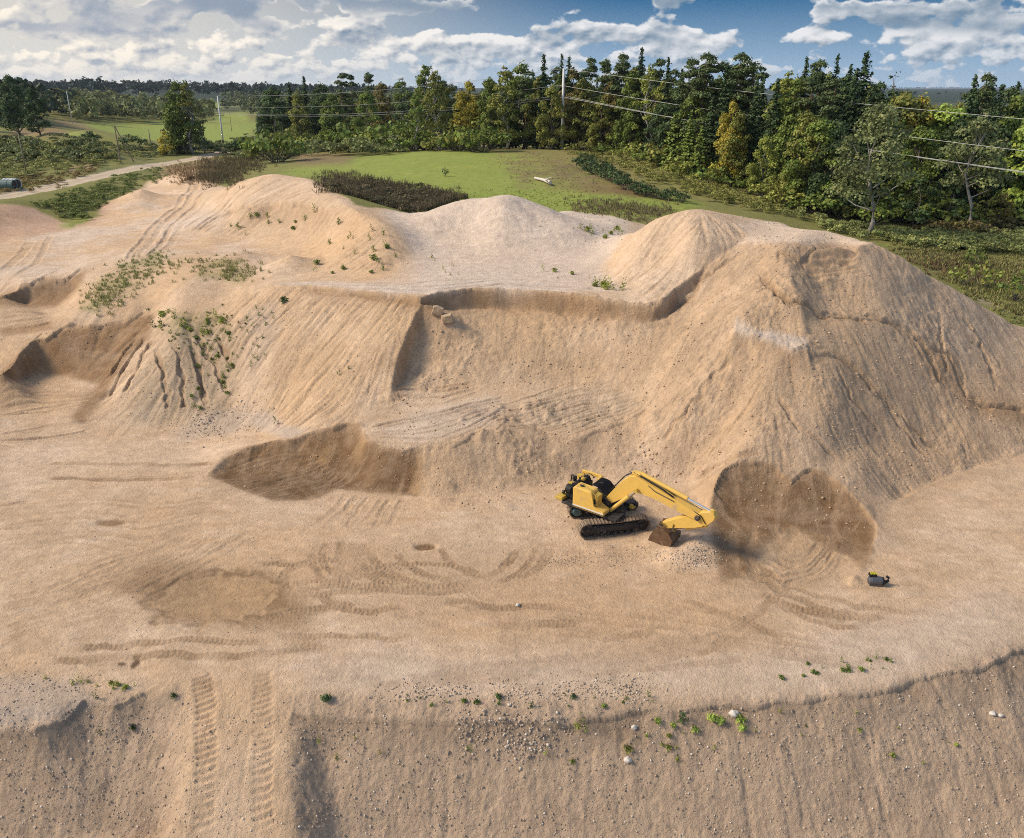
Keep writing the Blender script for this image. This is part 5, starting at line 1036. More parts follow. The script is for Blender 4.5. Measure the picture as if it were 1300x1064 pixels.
def spruce(key, h, w, seed, ragged=.15):
    rng = np.random.default_rng(seed); c, nn, s, tone = [], [], [], []; lv = int(h * 2.5)
    for i in range(lv):
        t = (i + .5) / lv; z = h * (.06 + .93 * t); rad = w * .5 * (1 - t) ** .85 * (1 + rng.uniform(-ragged, ragged)) + .12; nb = max(4, int(4 + 5 * (1 - t))); a0 = rng.uniform(0, 6.3)
        for b in range(nb):
            a = a0 + 2 * math.pi * b / nb + rng.uniform(-.25, .25); L_ = rad * rng.uniform(.65, 1.15); zb = z + rng.uniform(-.45, .45); k = max(2, int(L_ / .2)); tb = np.clip(.5 + rng.normal(0, .2), 0, 1)
            for q in range(k):
                u = (q + .7) / k; r = L_ * u; droop = -.32 * r * (1 - t * .8) + .12 * r * u
                for side in (0, 1):
                    c.append((r * math.cos(a) + rng.normal(0, .1 + .12 * u), r * math.sin(a) + rng.normal(0, .1 + .12 * u), zb + droop + rng.normal(0, .14))); nn.append((math.cos(a) * .5 + rng.normal(0, .4), math.sin(a) * .5 + rng.normal(0, .4), .9)); s.append(rng.uniform(.34, .62)); tone.append(np.clip(tb + rng.normal(0, .15), 0, 1))
    for k in range(8): c.append((0, 0, h * (.94 + .065 * k / 8))); nn.append((rng.normal(), rng.normal(), .2)); s.append(.3 - .02 * k); tone.append(.5)
    nn = np.array(nn); nn /= np.linalg.norm(nn, axis=1)[:, None]; v, f = quads(np.array(c), nn, np.array(s), rng)
    PROTO[key] = (np_mesh('crown', v, f, NEEDLE, np.repeat(tone, 4)), trunk_mesh('trunk', h * .98, h * .011 + .05, BARK['grey']), h)
def pine(key, h, w, z0, n, seed, per=34):
    rng = np.random.default_rng(seed); cl = []
    for i in range(n):
        t = rng.uniform(0, 1); z = h * (z0 + (1 - z0) * t * .95); a = rng.uniform(0, 6.3); rr = w * .5 * (1 - .65 * t) * rng.uniform(.3, 1); s = w * rng.uniform(.13, .2); cl.append((rr * math.cos(a), rr * math.sin(a), z, s, s * .5))
    cl.append((0, 0, h * .97, w * .13, w * .12))
    v, f, t = clump_leaves(cl, per, .4, rng, .6)
    PROTO[key] = (np_mesh('crown', v, f, NEEDLE, t), trunk_mesh('trunk', h * .95, h * .010 + .06, BARK['pine'], [(c[2] - h * .03 if c[2] < h * .9 else h * .8, c[:3]) for c in cl], .6), h)
broadleaf('oakA', 19, 11, .08, 60, 1); broadleaf('oakB', 18, 10, .05, 56, 2, low=.8); broadleaf('oakC', 20, 9.5, .10, 54, 3); broadleaf('aspen', 22, 8.5, .22, 46, 4, bark='birch'); broadleaf('birchA', 20, 7.4, .12, 44, 5, bark='birch', size=.4, low=.6); broadleaf('birchB', 21, 6.4, .24, 36, 6, bark='birch', size=.38, sparse=.15)
broadleaf('loneA', 16, 10, .30, 40, 7, bark='pale', size=.3, per=60, sparse=.08); broadleaf('loneB', 15, 8.5, .40, 34, 8, bark='pale', size=.34, per=60); broadleaf('willow', 14, 10, .05, 46, 9, size=.5, low=.85); broadleaf('youngA', 9, 5.5, .04, 26, 10, size=.42, low=.9); broadleaf('youngB', 7, 5.5, .03, 24, 11, size=.4, low=1.0)
spruce('spruceA', 24, 9.0, 20); spruce('spruceB', 22, 7.2, 21, .22); spruce('spruceC', 25, 8.0, 22, .3); spruce('spruceD', 12, 6.2, 23)
pine('pineA', 23, 9.5, .48, 34, 30, 60); pine('pineB', 22, 7.5, .60, 24, 31, 60); pine('pineC', 24, 9.5, .34, 44, 32, 60); pine('deadpine', 21, 6, .45, 16, 33, per=12)
TINT = dict(dark=(0.078, 0.116, 0.042), spruce=(0.060, 0.094, 0.035), pine=(0.094, 0.125, 0.044), green=(0.165, 0.213, 0.044), olive=(0.221, 0.227, 0.052), light=(0.284, 0.312, 0.065), yellow=(0.427, 0.355, 0.055), orange=(.27, .215, .045), rust=(.22, .18, .055), grey=(0.177, 0.198, 0.077), bright=(0.342, 0.426, 0.085))
TREES = []
def tree(key, px, base, top, tint, ws=1.0, name=None, dy=0.0, bz=None):
    """a tree whose foot is seen at (px, base) and whose tip reaches row top"""
    if bz is None: x, y, z = at(px, base)
    else: x, y = bz; z = ground_z(x, y)
    if dy: y2 = y + dy; x = x * y2 / y; y = y2; z = ground_z(x, y)
    dx, dyy, dz = ray(px, top); zt = CAM_H + dz / dyy * y; h = max(2.0, zt - z); cr, tr, ph = PROTO[key]; s = h / ph
    r = empty(name or 'tree', (x, y, z - .1), RNG.uniform(0, 6.28)); r.scale = (s * ws, s * ws, s)
    for nm, me in (('trunk', tr), ('crown', cr)):
        o = bpy.data.objects.new(nm, me); C.objects.link(o); o.parent = r
        if nm == 'crown': k = RNG.uniform(.85, 1.15); o.color = tuple(c * k for c in TINT[tint]) + (1,)
    TREES.append(dict(o=r, key=key, px=px, y=y, h=h, tint=tint)); return r
NAME = {'oak': 'broadleaf_tree', 'asp': 'aspen_tree', 'bir': 'birch_tree', 'lon': 'broadleaf_tree', 'wil': 'willow_tree', 'you': 'young_tree', 'spr': 'spruce_tree', 'pin': 'pine_tree', 'dea': 'pine_tree'}
FRONT = [  # kind, px, foot, tip, tint, width
 ('oakB', 352, 190, 111, 'dark', 1), ('spruceB', 374, 189, 104, 'spruce', .9), ('spruceA', 393, 188, 96, 'spruce', 1), ('oakC', 384, 192, 116, 'olive', .9), ('oakA', 412, 190, 106, 'dark', 1), ('oakA', 425, 192, 118, 'green', .9), ('pineB', 440, 190, 92, 'pine', .85), ('pineB', 451, 189, 94, 'pine', .7), ('pineA', 472, 188, 92, 'pine', .8), ('oakC', 488, 190, 104, 'rust', .9), ('spruceB', 496, 189, 128, 'spruce', .9), ('oakB', 470, 193, 116, 'green', .85), ('birchA', 513, 190, 97, 'green', .9), ('aspen', 543, 190, 81, 'green', 1.05), ('aspen', 556, 191, 88, 'olive', .8), ('pineA', 566, 189, 102, 'dark', .8), ('oakC', 566, 190, 118, 'dark', .9), ('oakA', 596, 190, 103, 'yellow', .92), ('oakB', 582, 190, 128, 'light', .7), ('birchA', 530, 192, 120, 'green', .9), ('oakB', 512, 192, 130, 'dark', .8),
 ('oakC', 623, 190, 98, 'green', .9), ('birchA', 641, 190, 82, 'olive', 1.1), ('oakA', 664, 189, 80, 'green', 1), ('birchB', 646, 189, 100, 'olive', 1), ('spruceA', 689, 189, 68, 'spruce', .9), ('oakC', 684, 189, 97, 'olive', .85), ('oakB', 700, 190, 108, 'olive', .8), ('spruceC', 711, 189, 67, 'spruce', .8), ('spruceB', 720, 189, 71, 'spruce', .8), ('oakA', 724, 189, 86, 'rust', .8), ('oakC', 738, 190, 99, 'olive', .9), ('pineC', 745, 189, 73, 'pine', .8), ('birchB', 748, 190, 100, 'olive', .9), ('pineA', 766, 190, 75, 'pine', .8), ('oakA', 772, 191, 103, 'rust', .85), ('pineC', 784, 192, 68, 'pine', .8), ('oakB', 762, 192, 126, 'olive', .9), ('spruceC', 808, 196, 59, 'spruce', .95), ('birchB', 820, 200, 78, 'light', 1), ('pineB', 829, 200, 74, 'pine', .7), ('oakC', 800, 197, 128, 'green', .8), ('spruceB', 841, 203, 73, 'spruce', .9), ('spruceD', 853, 214, 142, 'green', 1), ('spruceA', 858, 210, 86, 'spruce', .9), ('oakB', 836, 207, 130, 'dark', .9),
 ('pineC', 867, 214, 74, 'pine', .85), ('pineC', 886, 219, 67, 'pine', .95), ('spruceB', 872, 222, 140, 'green', 1.1), ('spruceD', 886, 226, 158, 'green', .9), ('spruceA', 897, 224, 120, 'spruce', 1), ('spruceB', 911, 226, 82, 'spruce', .9), ('pineC', 927, 226, 67, 'pine', .9), ('oakA', 921, 234, 128, 'yellow', .68), ('oakC', 929, 236, 140, 'olive', .9), ('pineA', 945, 228, 79, 'pine', .9), ('spruceC', 956, 232, 96, 'spruce', .9), ('birchA', 985, 240, 88, 'light', 1.05), ('oakA', 990, 244, 124, 'green', .9), ('oakB', 966, 250, 172, 'light', .8), ('spruceB', 1005, 240, 72, 'spruce', .7), ('oakC', 1012, 262, 140, 'olive', .95), ('pineC', 1022, 244, 76, 'pine', .8), ('spruceC', 1041, 246, 67, 'spruce', .65), ('oakB', 1030, 268, 150, 'green', 1), ('spruceB', 1058, 248, 82, 'spruce', .8), ('spruceA', 1075, 250, 63, 'spruce', .95), ('oakA', 1052, 272, 160, 'dark', .9), ('oakB', 1075, 274, 170, 'dark', .9), ('deadpine', 1112, 254, 87, 'dark', 1), ('pineC', 1096, 256, 104, 'dark', .8),
 ('oakB', 1128, 262, 116, 'olive', 1), ('oakA', 1150, 264, 122, 'yellow', .9), ('oakB', 1178, 268, 132, 'bright', 1.0), ('spruceB', 1207, 266, 95, 'spruce', .9), ('pineC', 1221, 264, 93, 'pine', .7), ('spruceA', 1241, 268, 106, 'spruce', .9), ('spruceC', 1260, 268, 102, 'spruce', .8), ('spruceB', 1272, 268, 104, 'spruce', .8), ('birchA', 1292, 266, 98, 'olive', 1.1), ('oakC', 1196, 276, 150, 'dark', 1), ('oakB', 1150, 278, 160, 'green', 1), ('oakC', 1250, 280, 160, 'dark', 1), ('youngA', 1160, 290, 225, 'dark', 1.1), ('youngA', 1200, 290, 215, 'dark', 1.1), ('youngB', 1245, 290, 240, 'olive', 1), ('youngB', 1265, 292, 245, 'rust', 1),
 ('loneA', 1097, 300, 130, 'grey', 1), ('loneB', 1220, 296, 148, 'grey', 1), ('willow', 1296, 286, 152, 'bright', .95),
 ('oakA', 1335, 284, 120, 'olive', 1), ('spruceA', 1345, 270, 95, 'spruce', 1), ('oakB', 1390, 286, 130, 'green', 1), ('pineC', 1400, 270, 90, 'pine', 1),
 # far left
 ('oakA', 24, 172, 95, 'dark', .85), ('oakC', 50, 172, 111, 'dark', 1.0), ('oakB', -35, 165, 100, 'dark', 1), ('oakA', 234, 195, 103, 'green', .8), ('birchB', 247, 196, 99, 'olive', .95), ('oakC', 222, 193, 128, 'dark', .8), ('spruceB', 228, 194, 120, 'spruce', .7), ('birchA', 259, 194, 128, 'grey', .8), ('youngB', 212, 197, 166, 'yellow', .8), ('youngB', 252, 190, 150, 'dark', .8)]
for k, px, b, t, tint, ws in FRONT: tree(k, px, b, t, tint, ws, NAME[k[:3]], dy=24 if 340 < px < 520 else 0)
SKY_T = [(330, 120), (352, 112), (393, 100), (420, 110), (450, 100), (490, 108), (545, 92), (600, 108), (640, 90), (690, 75), (760, 80), (808, 68), (860, 82), (890, 74), (930, 74), (960, 92), (1000, 84), (1040, 78), (1075, 72), (1090, 100), (1110, 104), (1130, 116), (1190, 118), (1210, 104), (1240, 108), (1300, 104), (1420, 100)]
FT = [(330, 190), (600, 190), (760, 190), (850, 212), (920, 236), (1000, 262), (1100, 280), (1300, 286), (1420, 286)]
def back_rows():
    kinds = ['spruceA', 'spruceC', 'pineC', 'oakC', 'oakA', 'pineA', 'birchA', 'oakB']
    for row in range(3):
        px = 338.0 + row * 6
        while px < 1400:
            sk = np.interp(px, *zip(*SKY_T)); ft = np.interp(px, *zip(*FT)); k = kinds[RNG.integers(0, 8 if px < 900 else 6)]
            if 1118 < px < 1195: k = ('oakA', 'oakB', 'oakC')[row]
            top = sk + (RNG.uniform(3, 22) if k[:3] != 'oak' else RNG.uniform(12, 34)) - (0 if row < 2 else 3)
            tint = {'spr': 'spruce', 'pin': 'pine', 'bir': 'olive', 'oak': ('dark', 'green', 'olive', 'green')[RNG.integers(0, 4)]}[k[:3]]
            tree(k, px, ft, top, tint, RNG.uniform(.8, 1.0), NAME[k[:3]], dy=(34 if px < 520 else 10) + 13 * row + RNG.uniform(-4, 4)); px += RNG.uniform(17, 27) + 3 * row
back_rows()
# --- low shrubs at the forest edge and in the open, one by one
def shrub_proto(key, n, w, h, seed, size, per=60):
    rng = np.random.default_rng(seed); cl = [(rng.uniform(-.5, .5) * w, rng.uniform(-.5, .5) * w, h * rng.uniform(.25, .75), w * rng.uniform(.16, .3), h * rng.uniform(.2, .32)) for _ in range(n)]
    v, f, t = clump_leaves(cl, per, size, rng, .3, .4); b = MB()
    for c in cl: b.tube([(c[0] * .15, c[1] * .15, 0), (c[0] * .7, c[1] * .7, c[2] * .6), c[:3]], [.035, .025, .01], 4, False)
    me = bpy.data.meshes.new('stems'); b.bm.to_mesh(me); b.bm.free(); me.materials.append(BARK['grey']); PROTO[key] = (np_mesh('foliage', v, f, LEAF, t), me, h)
shrub_proto('shrubA', 12, 2.6, 2.0, 50, .26); shrub_proto('shrubB', 9, 2.2, 2.6, 51, .28); shrub_proto('shrubC', 16, 3.4, 2.2, 52, .26)
def shrub(px, py, h, tint, key='shrubA', ws=1.0, label=None, group=None, xyz=None):
    x, y, z = xyz or at(px, py); fo, st, ph = PROTO[key]; s = h / ph; r = empty('shrub', (x, y, z - .05), RNG.uniform(0, 6.3)); r.scale = (s * ws, s * ws, s)
    for nm, me in (('stems', st), ('foliage', fo)):
        o = bpy.data.objects.new(nm, me); C.objects.link(o); o.parent = r
        if nm == 'foliage': k = RNG.uniform(.85, 1.2); o.color = tuple(c * k for c in TINT[tint]) + (1,)
    return tag(r, label, 'shrub', group)
for i in range(30):
    px = 345 + 9.2 * i + RNG.uniform(-4, 4); shrub(px, np.interp(px, *zip(*FT)) + RNG.uniform(0, 3), RNG.uniform(3, 7), ('green', 'olive', 'dark', 'light')[RNG.integers(0, 4)], ('shrubA', 'shrubB', 'shrubC')[i % 3], 1.0, 'leafy shrub in the row at the foot of the forest left of the concrete pole', 'forest edge shrubs left of the concrete pole')
for i in range(34):
    px = 735 + 17.5 * i + RNG.uniform(-6, 6); shrub(px, np.interp(px, *zip(*FT)) + RNG.uniform(-2, 5), RNG.uniform(2.0, 4.6), ('olive', 'light', 'green', 'dark')[RNG.integers(0, 4)], ('shrubA', 'shrubB', 'shrubC')[i % 3], 1.1, 'leafy shrub in the row at the foot of the forest right of the concrete pole', 'forest edge shrubs right of the concrete pole')
for i, (px, py) in enumerate([(742, 213), (749, 217), (757, 221), (766, 225), (775, 230), (785, 235), (796, 241), (807, 246), (820, 249), (835, 252), (850, 254), (864, 257)]): shrub(px, py, 2.6 - .1 * i, 'dark', ('shrubC', 'shrubA')[i % 2], 1.0, 'dark bush in the hedge line running down the heath to the large heap' if i else 'rounded dark bush at the upper end of the hedge line on the heath', 'hedge line on the heath')
for px, py, h, lab in ((1238, 340, 2.6, 'small slim green bush on the grass right of the large heap, topmost of four'), (1222, 362, 2.6, 'pale green bush on the grass close to the right edge of the large heap'), (1247, 365, 2.8, 'pale green bush standing between two others on the grass right of the large heap'), (1287, 382, 3.6, 'darkest and largest bush on the grass right of the large heap')): shrub(px, py, h, 'light' if 'pale' in lab else 'green', 'shrubB', .9, lab)
shrub(565, 224, 1.6, 'dark', 'shrubB', .6, 'single small dark bush standing alone on the bright meadow')
for px, py, h, tint, lab in ((352, 206, 6.5, 'green', 'large green bush behind the striped dune crest'), (336, 203, 4.5, 'olive', 'olive bush left of the large green bush behind the striped dune'), (318, 196, 4.2, 'dark', 'dark bush beside the road end, left of the olive bush'), (300, 192, 3, 'dark', 'low dark bush at the far end of the gravel road'), (268, 194, 2.2, 'dark', 'small dark bush under the white birch by the road'), (117, 180, 2.6, 'dark', 'round dark bush alone on the left hillside'), (170, 187, 3.2, 'dark', 'round dark bush at the edge of the far meadow')): shrub(px, py, h, tint, 'shrubC', 1.0, lab)
# --- labels that tell one tree from another
WORD = dict(spr='spruce', pin='pine', bir='birch', oak='broadleaf tree', asp='aspen', lon='roadside tree', wil='willow', you='young tree', dea='sparse pine')
TW = dict(dark='dark green', spruce='dark', pine='dark', green='green', olive='olive', light='pale green', yellow='yellowish', orange='orange tinted', rust='rust tinted', grey='thin grey green', bright='bright green')
def name_trees():
    zones_ = [(-200, 120, 'on the left hillside'), (120, 320, 'in the roadside copse'), (320, 505, 'in the left wing of the forest'), (505, 712, 'between tall aspen and concrete pole'), (712, 812, 'between pole and tallest spruce'), (812, 975, 'in the forest right of the tallest spruce'), (975, 1120, 'behind the flat topped heap'), (1120, 1600, 'at the right end of the forest')]
    order = 'first second third fourth fifth sixth seventh eighth ninth tenth eleventh twelfth thirteenth fourteenth fifteenth sixteenth'.split()
    for a, b, where in zones_:
        seen = {}
        for t in sorted((t for t in TREES if a <= t['px'] < b), key=lambda t: t['px']):
            w = WORD[t['key'][:3]]; kk = (w, TW[t['tint']]); seen.setdefault(kk, []).append(t)
        for (w, tw), ts in seen.items():
            for i, t in enumerate(ts):
                lab = f"{tw} {w} {where}" if len(ts) == 1 else f"{order[min(i, 15)]} {tw} {w} from the left {where}"
                tag(t['o'], lab, 'tree', 'forest trees' if t['px'] > 320 else 'trees by the road')
    for t in TREES:
        if t['key'] == 'loneA': t['o']['label'] = 'wide thin leaved tree with a bare grey trunk, standing behind the flat topped heap'
        if t['key'] == 'loneB': t['o']['label'] = 'rusty green tree on a tall pale bare trunk near the right edge'
        if t['key'] == 'willow': t['o']['label'] = 'bright green willow cut by the right edge of the view'
name_trees()
print('trees', len(TREES), round(time.time() - T0, 1))
# ---------------------------------------------------------------- masses nobody could count: far woods, undergrowth, tall weeds, gravel
def mass(name, label, pts, hs, ws, per, size, tint, seed, cat, flat=1.0, squash=1.0):
    rng = np.random.default_rng(seed); cl = []
    for (x, y, z), h, w in zip(pts, hs, ws):
        for k in range(per[0]): cl.append((x + rng.normal(0, .28) * w, y + rng.normal(0, .28) * w, z + h * rng.uniform(.25, .8), w * rng.uniform(.28, .45), h * rng.uniform(.18, .3) * squash))
    C_, N_, T_, S_ = [], [], [], []
    for c in cl:
        k = per[1]; d = rng.normal(size=(k, 3)); d /= np.linalg.norm(d, axis=1)[:, None]; d[:, 2] = np.abs(d[:, 2]) - .25
        C_.append(d * rng.uniform(.6, 1.05, (k, 1)) * np.array([c[3], c[3], c[4]]) + np.array(c[:3])); nn = d + rng.normal(0, .5, (k, 3)) + np.array([0, 0, .3]); N_.append(nn / np.linalg.norm(nn, axis=1)[:, None]); T_.append(np.clip(.5 + rng.normal(0, .2) + rng.normal(0, .18, k), 0, 1)); S_.append(size * c[3] * rng.uniform(.6, 1.3, k))
    c = np.concatenate(C_); v, f = quads(c, np.concatenate(N_), np.concatenate(S_), rng); o = bpy.data.objects.new(name, np_mesh(name, v, f, LEAF, np.repeat(np.concatenate(T_), 4))); C.objects.link(o); o.color = tuple(tint) + (1,)
    return tag(o, label, cat, None, 'stuff')
def scatter(poly, n, seed, ymin=0, ymax=9e9, jx=7, jy=2.5):
    rng = np.random.default_rng(seed); p = np.array(poly, float); a, b = p.min(0), p.max(0); out = []
    while len(out) < n:
        q = rng.uniform(a, b, (n * 3, 2)); m = inpoly(poly, q[:, 0], q[:, 1]); out += list(q[m])
    q = np.array(out[:n]) + rng.normal(0, 1, (n, 2)) * np.array([jx, jy]); x, y, z = hit(q[:, 0], q[:, 1]); m = (y > ymin) & (y < ymax); return np.stack([x, y, z], 1)[m]
rg = np.random.default_rng(77)
def woods(name, label, poly, n, h, tint, seed, **k):
    p = scatter(poly, n, seed, **k); hs = rg.uniform(h * .65, h * 1.15, len(p)); mass(name, label, p, hs, hs * rg.uniform(.4, .6, len(p)), (5, 16), .75, tint, seed, 'woods')
woods('far_woods', 'dark wooded ridge along the horizon on the left', [(-300, 111), (0, 109.5), (110, 111), (220, 112), (420, 113), (520, 113.5), (520, 122), (340, 128), (280, 124), (210, 120), (140, 122), (0, 125), (-300, 130)], 900, 17, (.030, .048, .034), 201, ymin=500)
woods('valley_woods', 'mixed green woods in the valley behind the far meadows', [(60, 140), (100, 126), (140, 124), (150, 138), (205, 140), (262, 142), (268, 153), (100, 156)], 420, 13, (.18, .195, .075), 202, ymin=230)
woods('valley_woods', 'olive woods right of the copse behind the far meadow', [(288, 128), (420, 122), (520, 122), (520, 150), (420, 152), (318, 152), (312, 142), (286, 141)], 420, 13, (.14, .165, .07), 203, ymin=230)
woods('hill_woods', 'dark wood on the left hilltop behind the two big trees', [(-250, 150), (-100, 130), (0, 132), (60, 136), (95, 140), (90, 150), (0, 156)], 300, 15, (.05, .07, .032), 204, ymin=230)
woods('skyline_grove', 'small dark grove standing above the ridge on the left', [(92, 119), (128, 119), (128, 122), (92, 122)], 26, 24, (.03, .05, .036), 205)
woods('far_woods', 'blue green far forest line between the forest ends on the right', [(1085, 113), (1500, 113), (1500, 118), (1085, 118)], 700, 13, (.035, .055, .042), 206)
def brush(name, label, poly, n, h, tint, seed, w=1.6, cat='undergrowth', per=(5, 34), size=.36, **k):
    p = scatter(poly, n, seed, **k); hs = rg.uniform(h * .6, h * 1.25, len(p)); mass(name, label, p, hs, w * hs, per, size, tint, seed, cat, squash=1.0)
brush('undergrowth', 'dark bands of willow scrub across the left hillside', [(-250, 185), (0, 186), (110, 182), (150, 192), (196, 194), (200, 202), (150, 208), (60, 224), (0, 236), (-250, 250)], 420, 1.2, (.30, .30, .09), 211, ymin=90)
brush('undergrowth', 'dark scrub above the scrub bands on the left hillside', [(-200, 172), (60, 182), (120, 184), (170, 198), (110, 205), (0, 208), (-200, 214)], 200, 1.7, (.17, .19, .07), 212, ymin=90)
brush('undergrowth', 'low scrub between the gravel road and the far meadow', [(165, 190), (210, 190), (300, 180), (330, 172), (380, 176), (380, 200), (310, 200), (280, 192), (230, 196), (180, 203)], 170, 1.8, (.18, .195, .075), 213, ymin=90)
brush('undergrowth', 'bushy strip in front of the left wing of the forest', [(330, 175), (420, 180), (500, 190), (500, 197), (420, 198), (335, 196)], 160, 3.2, (.19, .21, .075), 214, w=1.2, ymin=90)
brush('weeds', 'tall green weeds along the forest edge behind the flat topped heap', [(985, 268), (1060, 288), (1110, 298), (1200, 300), (1330, 296), (1330, 325), (1200, 318), (1120, 308), (1010, 280)], 420, 1.1, (.25, .27, .09), 215, w=1.2, ymin=64)
brush('weeds', 'yellow green weeds on the slope below the forest right of the pole', [(720, 188), (800, 198), (900, 238), (1000, 266), (985, 272), (880, 248), (790, 215), (725, 196)], 260, .9, (.27, .265, .07), 216, w=1.3, ymin=90)
brush('weeds', 'rust and green weeds under the trees at the right edge', [(1180, 285), (1330, 270), (1330, 296), (1190, 300)], 120, 1.5, (.17, .14, .05), 217, ymin=64)
brush('weeds', 'green weeds on the bank below the gravel road', [(50, 262), (110, 240), (160, 222), (205, 212), (205, 226), (170, 240), (130, 258), (90, 282)], 260, .55, (.20, .23, .065), 218, w=1.5, ymin=60)
brush('weeds', 'dry straw coloured weeds beside the road at the left', [(0, 230), (70, 222), (130, 212), (70, 236), (0, 246)], 120, .6, (.28, .21, .08), 219, ymin=60)
def stalks(name, label, poly, n, h, tint, seed, cat='weeds', lean=.3, wid=.032, ymin=0, ymax=9e9):
    """standing dead stalks and grass blades, many to a tuft"""
    p = scatter(poly, n, seed, ymin, ymax, 12, 4); rng = np.random.default_rng(seed); k = 9; ht = np.repeat(np.clip(.75 + .6 * fbm(p[:, 0], p[:, 1], 5, 2, .5, seed % 50), .25, 1.4), k); p = p;  base = np.repeat(p, k, 0) + np.concatenate([rng.normal(0, h * .22, (len(p) * k, 2)), np.zeros((len(p) * k, 1))], 1); m = len(base)
    hh = h * rng.uniform(.45, 1.2, m) * ht; d = rng.normal(0, lean, (m, 2)); tip = base + np.stack([d[:, 0] * hh, d[:, 1] * hh, hh], 1); a = rng.uniform(0, 6.3, m); w = wid * rng.uniform(.6, 1.4, m); off = np.stack([np.cos(a) * w, np.sin(a) * w, 0 * a], 1)
    mid = base * .45 + tip * .55 + rng.normal(0, .04 * h, (m, 3)); v = np.stack([base - off, base + off, mid + off, tip, mid - off], 1).reshape(-1, 3); i = np.arange(m)[:, None] * 5
    f4 = np.concatenate([np.concatenate([i, i + 1, i + 2, i + 4], 1), np.concatenate([i + 4, i + 2, i + 3, i + 3], 1)]); f4 = f4[:m]; tri = np.concatenate([i + 4, i + 2, i + 3], 1)
    me = bpy.data.meshes.new(name); me.from_pydata(v.tolist(), [], f4.tolist() + tri.tolist()); at_ = me.attributes.new('tone', 'FLOAT', 'POINT'); at_.data.foreach_set('value', np.repeat(np.clip(.5 + rng.normal(0, .2, m), 0, 1), 5).astype(np.float32)); me.materials.append(LEAF)
    o = bpy.data.objects.new(name, me); C.objects.link(o); o.color = tuple(tint) + (1,); return tag(o, label, cat, None, 'stuff')
stalks('dead_weeds', 'dark brown strip of dead weeds at the foot of the meadow', [(416, 224), (450, 230), (520, 242), (575, 250), (590, 262), (540, 272), (470, 268), (440, 256), (425, 242)], 3000, 1.0, (.15, .118, .066), 221, ymin=88)
brush('undergrowth', 'low brown olive scrub among the dead weeds below the meadow', [(410, 226), (450, 230), (520, 242), (580, 252), (590, 264), (540, 272), (470, 268), (440, 256)], 260, .8, (.13, .11, .055), 233, w=1.6, ymin=88)
stalks('dead_weeds', 'brown dry weeds between the pale cone and the large heap', [(730, 258), (790, 262), (850, 266), (830, 280), (780, 274), (735, 268)], 320, .7, (.22, .18, .09), 222, ymin=88)
stalks('dead_weeds', 'brown weeds behind the two sand piles at the back of the pit', [(205, 216), (270, 206), (300, 208), (295, 222), (270, 236), (225, 228)], 500, .7, (.30, .21, .11), 223, ymin=88)
stalks('dead_weeds', 'dark dead weeds round the pile at the end of the striped dune', [(262, 205), (320, 200), (330, 208), (300, 222), (280, 236), (262, 226)], 700, 1.1, (.14, .115, .06), 224, ymin=88)
stalks('grass_tufts', 'mottled green tufts on the crest of the ribbed nose', [(112, 385), (150, 338), (205, 320), (220, 335), (165, 372), (122, 398)], 300, .4, (.27, .28, .10), 225, ymin=58, ymax=84, wid=.022)
stalks('grass_tufts', 'olive tufts on the hump right of the crest', [(245, 330), (300, 322), (330, 345), (315, 358), (255, 352)], 150, .4, (.28, .27, .10), 226, ymin=58, ymax=84, wid=.022)
stalks('grass_tufts', 'thin tufts among the upper rills of the ribbed nose', [(208, 400), (240, 396), (296, 400), (292, 440), (250, 450), (215, 430)], 70, .3, (.19, .21, .07), 227, ymin=50, ymax=84, wid=.03)
stalks('heath_grass', 'dry grass on the brown heath behind the pale cone', [(630, 192), (740, 192), (820, 225), (860, 256), (760, 246), (650, 234), (640, 210)], 450, .22, (.26, .22, .09), 228, ymin=95, wid=.022)
stalks('meadow_grass', 'long grass along the front of the meadow', [(372, 214), (430, 222), (560, 246), (660, 240), (860, 262), (850, 272), (560, 262), (430, 236)], 900, .2, (.32, .36, .08), 229, ymin=93, wid=.022)
stalks('long_grass', 'mottled long grass on the slope right of the flat topped heap', [(1120, 312), (1320, 318), (1320, 420), (1200, 350)], 1700, .5, (.27, .25, .09), 230, ymin=64, wid=.045)
stalks('dead_weeds', 'brown dry stalks across the grass right of the flat topped heap', [(1150, 322), (1320, 345), (1320, 365), (1190, 345)], 350, .6, (.20, .14, .07), 231, ymin=64, wid=.04)
woods('far_woods', 'second dark ridge of forest under the horizon on the left', [(-300, 114), (600, 114), (600, 118), (-300, 118)], 700, 18, (.034, .052, .038), 232, ymin=700)
